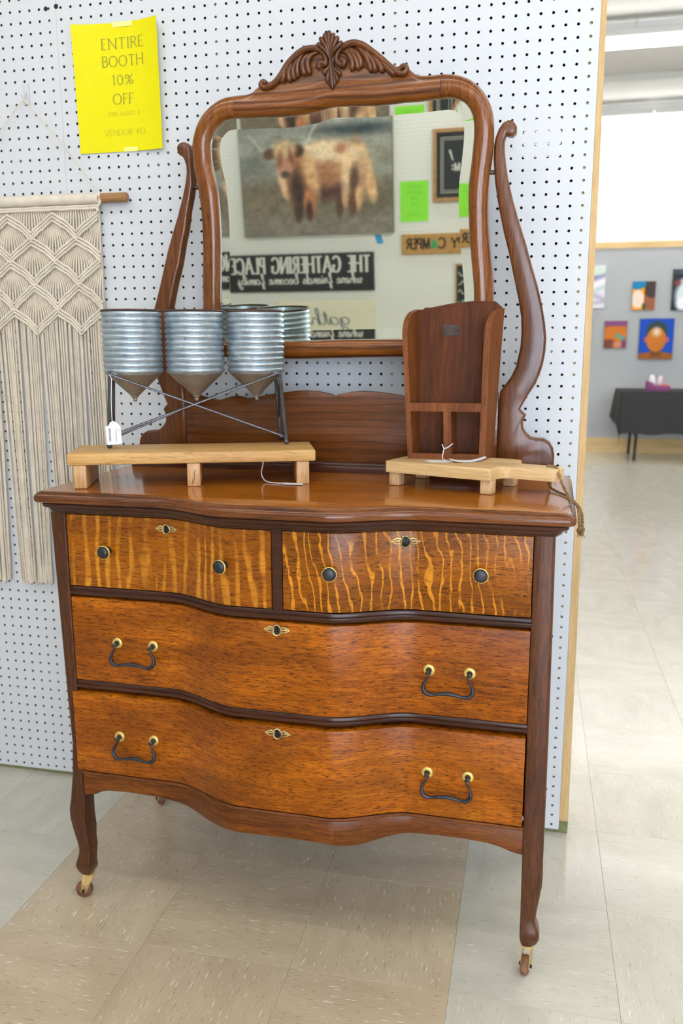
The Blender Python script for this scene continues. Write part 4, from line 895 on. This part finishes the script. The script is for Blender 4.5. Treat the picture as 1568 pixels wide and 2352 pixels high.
# yellow sale sheet taped to the pegboard
sh = empty('sale_sheet', (-1.0545, 0, 1.7715), math.radians(0), label='bright yellow paper sale notice taped to the white pegboard', cat='sign')
def sy(x, z):
    s, t = x/.108, z/.1395
    return -.0022-.021*max(0, s-.12)**2*(1+.25*t)-.010*max(0, -s-.15)**2*(1+.9*t)-.0035*max(0, abs(t)-.75)*abs(s)
def sp(x, z, e=0.0): return (x+.0025*(z/.1395)*0, sy(x, z)-e, z)
mb = MB(); nx, nz = 24, 18
gv = [sp(-.108+.216*i/nx, -.1395+.279*j/nz) for j in range(nz+1) for i in range(nx+1)]
mb.add(gv, [(j*(nx+1)+i, j*(nx+1)+i+1, (j+1)*(nx+1)+i+1, (j+1)*(nx+1)+i) for j in range(nz) for i in range(nx)])
bk = [(a, b+.0002, c) for a, b, c in gv]; mb.add(bk, [(j*(nx+1)+i, (j+1)*(nx+1)+i, (j+1)*(nx+1)+i+1, j*(nx+1)+i+1) for j in range(nz) for i in range(nx)])
mb.build('paper', M_yel, sh, 60)
pl2 = lambda x, z: sp(x, z, .0004)
mb = MB()
for s, cx, w, zt, hh in (('ENTIRE', .0140, .107, .1065, .0225), ('BOOTH', .0130, .105, .0690, .0225), ('10%', .0100, .054, .0275, .0205), ('OFF', .0090, .052, -.0130, .0220)):
    write(mb, s, cx-w/2, cx+w/2, zt-hh, hh, pl2, .115, .055, True, .16)
mb.build('lettering', M_ink, sh, 0)
mb = MB(); write(mb, 'THRU AUGUST 31', -.0315, .0505, -.0600, .0080, pl2, .13, .08, True, .14); write(mb, 'VENDOR #13', -.0420, .0620, -.1035, .0135, pl2, .10, .05, True, .16)
mb.build('lettering', M_inkf, sh, 0)
for x0, x1, z0, z1 in ((-.010, .040, .1295, .1400), (.005, .040, -.1400, -.1300)):
    MB().add([sp(x0, z0, .0006), sp(x1, z0, .0006), sp(x1, z1, .0006), sp(x0, z1, .0006)], [(0, 1, 2, 3)]).build('tape', M_tape, sh, 0)

# clear hook and macrame hanging
hk = empty('adhesive_hook', (-1.297, 0, 1.772), label='small clear plastic hook on the pegboard holding the macrame string', cat='hook')
cbox(-.008, .008, -.004, -.0002, -.022, .024, .0015).build('base', M_plastic, hk)
MB().tube(catmull([(0, -.004, .004), (0, -.008, -.004), (0, -.013, -.010), (0, -.017, -.006), (0, -.017, .001)], 4), .0028, 8).build('prong', M_plastic, hk)
mc = empty('macrame_hanging', (-1.47, 0, 1.528), label='cream cotton macrame hanging of zigzag cords and long fringe on a wooden dowel', cat='wall hanging')
X_ = lambda x: x+1.47
Z_ = lambda z: z-1.528
xr, xl = -1.113, -1.826
MB().lathe([(.0085, 0), (.0105, .002), (.0108, .80), (.0100, .803), (.0085, .8045)], (X_(-1.845), -.0165, 0), (1, 0, 0), 16).build('dowel', M_dowel, mc, 50)
prof = [(.0108, 0)]
n = 216
for i in range(n+1): prof += [(.0124+.0011*abs(math.sin(PI*(i*2)/2+PI/4))*(i % 2), (xr-xl)*i/n)]
prof += [(.0108, xr-xl)]
MB().lathe(prof, (X_(xl), -.0165, 0), (1, 0, 0), 14).build('cord_wrap', M_cotton, mc, 80)
mb = MB()
for z, r in ((1.5115, .0034), (1.5055, .0034)):
    mb.tube([(X_(xl+(xr-.002-xl)*i/50), -.0175, Z_(z+.0006*math.sin(i*1.7))) for i in range(51)], r, 7)
mb.tube(catmull([(X_(xr), -.02, Z_(1.541)), (X_(xr+.004), -.024, Z_(1.530)), (X_(xr+.003), -.022, Z_(1.516)), (X_(xr-.006), -.02, Z_(1.507)), (X_(xr-.002), -.022, Z_(1.497))], 5), .0036, 7)
mb.build('header_cord', M_cotton, mc, 80)
# zigzag cords
PX = .1215
def band(mb, za, zb, phase):
    """three parallel cords running in a zigzag between heights za (peak) and zb (valley)"""
    k0 = -1
    for c in range(3):
        path = []
        x = xr-.004
        N = int((xr-xl)/PX*16)
        for i in range(N+1):
            x = xr-.004-(xr-.008-xl)*i/N
            u = ((x-(xr-.004))/PX+phase) % 1.0; t = abs(2*u-1)         # 1 at peak, 0 at valley
            t2 = t+.10*math.sin(PI*t)*(1 if t < .5 else .6)-.05
            z = zb+(za-zb)*t2
            path.append((X_(x), -.0195-.0015*math.cos(4*PI*u)-.0006*c, Z_(z-.0086*c+.005)))
        mb.tube(path, .0031, 7)
mb = MB()
rowsz = [1.497, 1.442, 1.390, 1.334, 1.274, 1.216]
for k in range(5):
    hi, lo = rowsz[k], rowsz[k+1]
    band(mb, hi-.002, lo+.008, 0 if k % 2 == 0 else .5)
mb.build('zigzag_cord', M_cotton, mc, 80)
# hanging cords behind the zigzags
mb = MB(); nC = int((xr-.006-xl)/.0060)
def low(x):
    u = ((x-(xr-.004))/PX) % 1.0; return 1.216+(1.274-1.216)*abs(2*u-1)
for i in range(nC):
    x = xr-.006-i*.0060; path = []
    zb = low(x)-.012
    for q in range(15):
        z = 1.506+(zb-1.506)*q/14
        sx_ = 0
        for k in range(5):
            hi, lo = rowsz[k], rowsz[k+1]
            if lo <= z <= hi:
                u = ((x-(xr-.004))/PX+(0 if k % 2 == 0 else .5)) % 1.0
                sx_ = .0075*math.sin(2*PI*u)*math.sin(PI*(z-lo)/(hi-lo))*(-1)
        path.append((X_(x+sx_), -.0125, Z_(z)))
    mb.tube(path, .0026, 5)
mb.build('hanging_cord', M_cotton2, mc, 80, kind='stuff')
mb = MB(); random.seed(11)
for g in range(-1, 6):
    c = xr-.004-PX*(g+1)
    for k in range(20):
        s = (k+.5)/20-.5; x = c+s*PX*.99
        if x > xr-.004 or x < xl: continue
        z0 = low(x)-.006; z1 = .558+random.uniform(-.006, .010); xe = c+s*PX*(.80+random.uniform(-.05, .05))+random.uniform(-.002, .002); wv = random.uniform(-.002, .002); yy = -.011-random.uniform(0, .007)
        path = []
        for q in range(13):
            t = q/12; path.append((X_(x+(xe-x)*t**1.3+wv*math.sin(3*t)+(random.uniform(-.002, .002) if q == 12 else 0)), yy, Z_(z0+(z1-z0)*t)))
        mb.tube(path, [.0024]*11+[.0028, .0034], 5)
mb.build('fringe', M_cotton2, mc, 80, kind='stuff')
MB().tube([(X_(-1.297), -.0165, Z_(1.7605)), (X_(-1.20), -.014, Z_(1.650)), (X_(xr+.001), -.020, Z_(1.540))], .0013, 6).tube([(X_(-1.297), -.0165, Z_(1.7605)), (X_(-1.40), -.014, Z_(1.660)), (X_(-1.52), -.020, Z_(1.540))], .0013, 6).build('hanging_string', M_cotton, mc)

# ------------------------------------------------------------------ printed pictures
def paint(w, h, layers, base, nx=120, ny=90, noise=.0, seed=1, place=None):
    """a printed picture: coloured grid; layers in unit coordinates, y down"""
    rng = np.random.RandomState(seed)
    X, Y = np.meshgrid(np.linspace(0, 1, nx), np.linspace(0, 1, ny)); asp = w/h
    img = np.zeros((ny, nx, 3)); img[:] = base(X, Y) if callable(base) else np.array(base)
    def sm(d, s): return np.clip(.5-d/s, 0, 1)
    for L in layers:
        col = np.array(L[-2]); s = L[-1]
        if L[0] == 'e':
            _, cx, cy, rx_, ry_, rot = L[:6]; c, q = math.cos(math.radians(rot)), math.sin(math.radians(rot))
            dx, dy = (X-cx)*asp, Y-cy; a = (dx*c+dy*q)/(rx_*asp); b = (-dx*q+dy*c)/ry_
            al = sm((np.sqrt(a*a+b*b)-1), max(s, .02)*2)
        elif L[0] == 'r':
            _, x0, y0, x1, y1 = L[:5]; al = sm(np.maximum(np.maximum(x0-X, X-x1), np.maximum(y0-Y, Y-y1)), max(s, .005))
        else:
            _, pts, wd = L[:3]; dd = np.full(X.shape, 9.0)
            for (ax, ay), (bx_, by) in zip(pts, pts[1:]):
                px, py = (X-ax)*asp, Y-ay; vx, vy = (bx_-ax)*asp, by-ay
                t = np.clip((px*vx+py*vy)/(vx*vx+vy*vy+1e-9), 0, 1); dd = np.minimum(dd, np.hypot(px-t*vx, py-t*vy))
            al = sm(dd-wd/2, max(s, .01))
        img = img*(1-al[..., None])+col*al[..., None]
    if noise:
        for f in (10, 26, 60):
            g = rng.rand(f, f); gx = np.clip((X*(f-1)), 0, f-1.001); gy = np.clip(Y*(f-1), 0, f-1.001); i, j = gx.astype(int), gy.astype(int); fx, fy = gx-i, gy-j
            v = g[j, i]*(1-fx)*(1-fy)+g[j, i+1]*fx*(1-fy)+g[j+1, i]*(1-fx)*fy+g[j+1, i+1]*fx*fy
            img = img*(1+noise*(v-.5)[..., None])
    img = np.clip(img, 0, 255)/255; L_ = np.where(img <= .04045, img/12.92, ((img+.055)/1.055)**2.4)
    vs = np.stack([(X-.5)*w, np.zeros_like(X), (.5-Y)*h], -1).reshape(-1, 3)
    idx = np.arange(nx*ny).reshape(ny, nx); F = np.stack([idx[:-1, :-1], idx[1:, :-1], idx[1:, 1:], idx[:-1, 1:]], -1).reshape(-1, 4)
    me = bpy.data.meshes.new('picture'); me.from_pydata(vs.tolist(), [], F.tolist())
    ca = me.color_attributes.new('ink', 'FLOAT_COLOR', 'POINT'); ca.data.foreach_set('color', np.concatenate([L_.reshape(-1, 3), np.ones((nx*ny, 1))], 1).astype(np.float32).ravel())
    me.materials.append(M_ink_vc); return me
def picture(name, loc, rz_, w, h, th, layers, base, label, cat, group=None, edge=None, **k):
    t = empty(name, loc, rz_, label=label, cat=cat, group=group)
    cbox(-w/2, w/2, -th, 0, -h/2, h/2, .002, 1).build('canvas', edge or M_canvas, t, 0)
    me = paint(w-.002, h-.002, layers, base, **k); o = link('picture', me, t); o.location = (0, -th-.0008, 0); return t

# ------------------------------------------------------------------ the booth wall opposite, seen in the mirror
YO = -4.45
wo = empty('wall_opposite', (0, YO, 0), kind='structure')
for k in range(4):
    o = link('pegboard_panel', PEG, wo); o.location = (-.28-WP*k*1.0045, 0, .0115); o.rotation_euler = (0, 0, PI); o.material_slots[0].link = 'OBJECT'; o.material_slots[0].material = M_pegc
MB().box(-.28-WP*4.02, -.28, -.10, -.012, 0, 2.45).build('core_board', M_white, wo)
MB().box(-.2795, -.261, -.105, .0, 0, 2.45).build('end_board', M_pine, wo)
def opp(x, z): return (x, YO, z)
crop = lambda x, y: ((x-85)/1415, (y-60)/1075)
def E(x, y, rx_, ry_, rot, c, s): u, v = crop(x, y); return ('e', u, v, rx_/1415, ry_/1075, rot, c, s)
def LN(pts, w, c, s): return ('l', [crop(*p) for p in pts], w/1075, c, s)
def cowbg(X, Y):
    t = np.clip((Y-.45)/.12, 0, 1)[..., None]; a = np.array((150, 150, 142)); b = np.array((128, 117, 102)); c = np.array((134, 127, 117)); q = np.clip((Y-.72)/.2, 0, 1)[..., None]
    return (a*(1-t)+b*t)*(1-q)+c*q
cow = [E(1150, 140, 330, 70, 3, (70, 80, 86), .45), E(820, 60, 700, 60, 0, (158, 160, 156), .5), E(200, 440, 180, 70, 0, (128, 132, 126), .6), E(1380, 400, 150, 100, 0, (150, 146, 132), .6),
 E(1170, 540, 120, 300, 0, (196, 154, 118), .22), E(1310, 690, 45, 150, -8, (222, 176, 130), .3), LN([(1235, 330), (1290, 460), (1310, 620), (1340, 780)], 45, (226, 184, 140), .05),
 E(960, 490, 300, 240, 4, (204, 164, 132), .16), E(930, 350, 300, 95, 5, (232, 205, 172), .3), E(1050, 330, 60, 45, 0, (176, 122, 98), .5), E(930, 700, 160, 110, 0, (106, 76, 70), .45), E(900, 560, 150, 110, 0, (188, 132, 98), .5),
 E(1090, 540, 50, 190, 4, (236, 200, 160), .4), E(1155, 620, 40, 130, 5, (104, 78, 68), .5), E(1015, 860, 34, 110, 0, (100, 74, 66), .35), E(1135, 850, 36, 120, 0, (112, 80, 68), .35), E(1195, 800, 28, 110, 0, (214, 172, 128), .4), E(1065, 800, 28, 80, 0, (214, 170, 130), .4),
 E(640, 600, 150, 260, -6, (190, 134, 92), .2), E(760, 560, 60, 210, -14, (228, 180, 136), .4), E(495, 640, 38, 150, -16, (226, 182, 148), .4), E(625, 700, 75, 210, -6, (76, 62, 58), .5), E(740, 820, 55, 140, 0, (196, 130, 92), .35), E(730, 905, 32, 100, 0, (92, 66, 60), .35), E(625, 910, 38, 95, 0, (84, 66, 62), .35),
 LN([(415, 268), (350, 300), (300, 312), (262, 260), (235, 205), (185, 165)], 26, (186, 182, 172), .02), LN([(610, 262), (660, 278), (715, 275), (755, 220), (780, 160), (820, 105)], 26, (190, 186, 176), .02),
 E(380, 345, 62, 50, -15, (104, 78, 64), .35), E(650, 325, 55, 60, 20, (86, 66, 56), .35), E(522, 415, 80, 150, -4, (186, 136, 112), .2), E(520, 305, 105, 80, 0, (222, 186, 146), .3), E(470, 400, 30, 80, 10, (150, 104, 80), .5), E(580, 390, 26, 80, -8, (142, 96, 76), .5), E(520, 545, 44, 36, 0, (86, 78, 74), .4)]
flip = lambda Ls: [((L[0], 1-L[1], L[2], L[3], L[4], -L[5])+L[6:]) if L[0] == 'e' else ((L[0], [(1-a, b) for a, b in L[1]])+L[2:]) for L in Ls]
picture('cow_print', opp(-1.8235, 1.744), PI, 1.115, .750, .035, flip(cow), cowbg, 'large canvas print of a shaggy horned cow, reflected in the dresser mirror', 'picture', noise=.16, nx=200, ny=140)
def plaque(name, x0, x1, z0, z1, th, mat, label, cat, group=None):
    t = empty(name, opp((x0+x1)/2, (z0+z1)/2), PI, label=label, cat=cat, group=group); w, h = abs(x1-x0), z1-z0
    cbox(-w/2, w/2, -th, 0, -h/2, h/2, .003, 1).build('board', mat, t, 0); return t
flat = lambda th: (lambda x, z: (x, -th-.0008, z))
t = plaque('gathering_sign', -1.417, -2.536, .974, 1.240, .02, M_char, 'long charcoal wooden sign with pale serif and script lettering, reflected in the mirror', 'sign')
mb = MB(); write(mb, 'THE GATHERING PLACE', -.533, .535, 0.002, .108, flat(.02), .19, .10, True, .18); mb.build('lettering', M_chalk, t, 0)
mb = MB(); write(mb, 'where friends become family', -.470, .490, -.078, .075, flat(.02), .13, .08, False, -.02); mb.build('lettering', M_chalk, t, 0)
t = plaque('camper_sign', -.585, -1.214, 1.214, 1.350, .018, M_oaksign, 'honey-coloured wooden plank sign with black capitals and a green tent, reflected at the mirror\'s right', 'sign')
mb = MB(); write(mb, 'HAPPY C', -.275, .050, -.030, .066, flat(.018), .20, .16, False, .16); write(mb, 'MPER', .112, .275, -.030, .066, flat(.018), .20, .16, False, .16); mb.build('lettering', M_blk, t, 0)
MB().add([(.056, -.0188, -.030), (.108, -.0188, -.030), (.100, -.0188, .012), (.082, -.0188, .034), (.064, -.0188, .012)], [(0, 1, 2, 3, 4)]).build('tent_mark', M_grn, t, 0)
t = empty('chalkboard', opp(-.775, 1.785), PI, label='framed chalkboard with a double chalk border, reflected at the mirror\'s right edge', cat='chalkboard')
for b in ((-.215, .215, .205, .230), (-.215, .215, -.230, -.205), (-.215, -.190, -.205, .205), (.190, .215, -.205, .205)): cbox(b[0], b[1], -.024, 0, b[2], b[3], .002, 1).build('frame', M_framewood, t, 0)
MB().box(-.19, .19, -.012, -.002, -.205, .205).build('slate', M_char, t)
mb = MB()
for q, wd in ((.030, .004), (.044, .003)):
    a, b = .19-q, .205-q
    for x0, x1, z0, z1 in ((-a, a, b-wd, b), (-a, a, -b, -b+wd), (-a, -a+wd, -b, b), (a-wd, a, -b, b)): mb.box(x0, x1, -.0128, -.012, z0, z1)
mb.add([(.075, -.0128, .030), (.083, -.0128, .030), (.108, -.0128, .095), (.094, -.0128, .095)], [(0, 1, 2, 3)]); write(mb, 'M:', .030, .085, -.035, .045, flat(.0122), .22, .16, False, .2); mb.build('chalk_lettering', M_chalk, t, 0)
t = empty('green_sheet', opp(-1.1215, 1.565), PI, label='lime green paper notice reflected beside the cow print', cat='sign')
MB().box(-.099, .099, -.003, -.002, -.132, .132).build('paper', M_green, t, 0)
mb = MB()
for s, w, z, hh in (('ENTIRE', .10, .085, .022), ('BOOTH', .098, .048, .022), ('10%', .052, .012, .02), ('OFF', .05, -.025, .02), ('VENDOR', .10, -.09, .014)): write(mb, s, -w/2, w/2, z, hh, flat(.0031), .12, .06, True, .16)
mb.build('lettering', M_inkg, t, 0)
t = plaque('letter_board', -.470, -.830, .700, 1.145, .022, M_framewood, 'dark board with chalky lettering in a thin wood frame, reflected low at the mirror\'s right', 'sign')
MB().box(-.170, .170, -.0225, -.020, -.21, .21).build('panel', M_char, t)
mb = MB()
for z in (.15, .09, .03, -.04, -.10, -.16):      # chalk flourishes, too soft in the photo to read
    mb.tube(catmull([(x, -.0228, z+.016*math.sin(k*2.1+z*40)) for k, x in enumerate(np.linspace(.05, .160, 8))], 4), .0028, 4)
mb.build('lettering', M_chalk, t, 0)
t = plaque('gather_sign', -1.405, -2.170, .664, .906, .02, M_cream, 'cream panelled sign with a dark script word, reflected low behind the bins', 'sign')
mb = MB(); write(mb, 'gather', -.185, .26, -.055, .12, flat(.02), .09, .05, False, .0); mb.build('lettering', M_slate, t, 0)
for z in (.04, -.0): MB().box(-.382, .382, -.0204, -.02, z+.001, z+.0022).build('seam', M_chalk, t, 0)
t = empty('blue_tape', opp(-1.375, 1.325), PI, label='scrap of blue tape on the wall under the reflected cow print', cat='tape')
MB().hexa([(-.030, -.004, -.030), (.015, -.004, -.030), (-.030, -.0002, -.030), (.015, -.0002, -.030), (-.012, -.004, .030), (.034, -.004, .030), (-.012, -.0002, .030), (.034, -.0002, .030)]).build('strip', M_blue, t, 0)

# ------------------------------------------------------------------ the far display: pictures, table, cloth
FY = 7.999
art = 'paintings on the far grey wall'
def far(name, x0, x1, z0, z1, layers, base, label, **k): return picture(name, ((x0+x1)/2, FY, (z0+z1)/2), 0, x1-x0, z1-z0, .03, layers, base, label, 'picture', art, **k)
far('painting', .255, .638, 1.589, 2.044, [('l', [(0, .25), (.5, .35), (1, .2)], .10, (120, 120, 160), .12), ('l', [(0, .42), (.5, .52), (1, .36)], .06, (240, 244, 250), .08), ('l', [(0, .55), (.6, .62), (1, .50)], .05, (176, 206, 206), .1), ('l', [(.1, .72), (.6, .66), (1, .80)], .07, (170, 160, 190), .12), ('e', .8, .12, .25, .1, 0, (206, 226, 212), .4), ('l', [(0, .86), (.6, .90), (1, .84)], .05, (168, 160, 178), .1)], (226, 224, 236), 'pale swirling white and lilac abstract canvas, cut by the pegboard edge', edge=M_white, nx=50, ny=60)
far('painting', .929, 1.167, 1.565, 1.867, [('r', .52, 0, 1, 1, (156, 92, 62), .01), ('r', .52, 0, 1, .28, (70, 56, 54), .01), ('e', .85, .36, .32, .22, 0, (70, 56, 54), .1), ('e', .18, .08, .40, .20, 0, (0, 130, 180), .1), ('e', .24, .62, .27, .32, 0, (238, 216, 200), .1), ('r', .46, .78, .60, 1, (40, 92, 40), .04)], (248, 158, 14), 'small painting of orange, cream and brown shapes, upper right of the far wall', nx=50, ny=60)
far('painting', 1.335, 1.66, 1.556, 1.987, [('e', .45, .6, .34, .36, 12, (212, 224, 230), .25), ('e', .50, .25, .30, .07, -15, (190, 204, 212), .4), ('e', .15, .33, .10, .07, 0, (140, 60, 62), .4), ('e', .5, .06, .5, .06, 0, (70, 84, 100), .5), ('e', .35, .85, .2, .16, 0, (236, 242, 244), .3)], (34, 44, 54), 'dark canvas with a white feathery shape, cut by the right picture edge', nx=50, ny=60)
far('painting', .658, .896, 1.155, 1.450, [('e', .45, .5, .6, .32, -10, (206, 118, 34), .15), ('r', 0, 0, 1, .18, (122, 70, 130), .1), ('e', .2, .85, .35, .18, 0, (120, 66, 50), .3), ('e', .60, .55, .10, .10, 0, (72, 160, 146), .2), ('e', .84, .64, .10, .11, 0, (72, 160, 146), .2), ('e', .6, .88, .2, .14, 0, (208, 140, 100), .3), ('r', .80, .72, 1, 1, (120, 66, 120), .1)], (186, 98, 44), 'small purple and orange painting with two teal dots, lower row of the far wall', nx=50, ny=60)
far('painting', 1.029, 1.384, 1.036, 1.472, [('e', .5, 1.0, .70, .18, 0, (160, 92, 30), .05), ('r', .34, .70, .66, .95, (120, 70, 24), .05), ('e', .5, .30, .32, .24, 0, (44, 70, 70), .06), ('e', .19, .52, .05, .07, 0, (190, 96, 90), .1), ('e', .82, .52, .05, .07, 0, (190, 96, 90), .1), ('e', .5, .52, .29, .30, 0, (202, 118, 34), .06), ('e', .5, .33, .10, .09, 0, (238, 222, 214), .8)], (12, 74, 186), 'bold blue painting of a faceless orange head and shoulders on the far wall', nx=60, ny=70)
far('painting', .20, .513, 1.054, 1.495, [('e', .5, .5, .4, .3, 0, (62, 72, 90), .4), ('e', .9, .5, .2, .2, 0, (110, 92, 110), .4)], (84, 94, 110), 'dark blue-grey painting almost hidden behind the pegboard edge', nx=40, ny=50)

tb = empty('folding_table', (0, 0, 0), label='folding table with thin black legs under a black cloth, by the far wall', cat='table')
cbox(.815, 2.62, 7.165, 7.86, .695, .718, .005, 1).build('table_top', M_white, tb)
for x in (.99, 2.45):
    for y in (7.24, 7.80): MB().tube([(x-.02, y, .0), (x-.01, y, .35), (x, y, .695)], .016, 8).build('leg', M_black, tb)
    MB().tube([(x, 7.24, .25), (x, 7.80, .25)], .010, 6).build('cross_bar', M_black, tb)
tcl = MB(); per = []
x0, x1, y0, y1 = .806, 2.63, 7.155, 7.87
per += [(x0, y1+(y0-y1)*i/10, -1, 0, .402-.02*(i/10)+.012*math.sin(i*1.9), .045+.012*math.sin(i*2.3)) for i in range(10)]
for i in range(9):
    t = i/8; a = PI+PI/2*t; fz = [.40, .36, .27, .205, .175, .20, .245, .275, .285][i]; per.append((x0+.002*i*0, y0, math.cos(a), math.sin(a), fz, [.05, .035, .012, .004, .010, .006, .010, .02, .02][i]))
per += [(x0+(x1-x0)*i/40, y0, 0, -1, .288+.008*math.sin(i*.7), .018+.007*math.sin(i*1.3)) for i in range(2, 41)]
ct = .7215; rings_ = []
for k in range(9):
    t = k/8; ring = []
    for (px, py, dx, dy, hz, of) in per:
        if k == 0: ring.append((px-dx*.006, py-dy*.006, ct))
        else: z = ct-.004-(ct-.004-hz)*((k-1)/7); o_ = .004+of*((k-1)/7)**.8; ring.append((px+dx*o_, py+dy*o_, z))
    rings_.append(ring)
tcl.rings(rings_, cap=False, closed=False)
tcl.add([(x0+.004, y0+.004, ct), (x1, y0+.004, ct), (x1, y1, ct), (x0+.004, y1, ct)], [(0, 1, 2, 3)])
tag(tcl.build('tablecloth', M_cloth, None, 60), 'black cloth draped over the far table with its corner hanging low', 'tablecloth')
dp = empty('purple_ornament', (1.165, 7.32, .7217), label='purple ornament with white and pink petals on the black-clothed table', cat='ornament')
mb = MB(); rs = []
for i in range(9):
    t = i/8; x = -.115+.24*t; hh = .105-.075*t if t < .35 else .062-.012*t; ww = .035+.03*math.sin(PI*t)
    rs.append([(x, -ww, 0), (x, -ww*1.1, hh*.6), (x, -ww*.7, hh), (x, ww*.7, hh), (x, ww*1.1, hh*.6), (x, ww, 0)])
mb.rings(rs).build('body', M_purple, dp, 60)
for x, h, r, mt, an in ((-.050, .118, .030, M_tissue, -.15), (.010, .108, .024, M_pinktis, .35)):
    q = [(x+an*.06*k/8, 0, .045+h*k/8) for k in range(9)]
    MB().tube(q, [r*math.sin(PI*(k+.6)/9.4)**.6 for k in range(9)], 10).build('petal', mt, dp, 70)
MB().tube([(.02, -.02, .050), (.06, -.02, .062), (.11, -.02, .052)], [.012, .018, .010], 8).build('trim', M_orange, dp, 60)
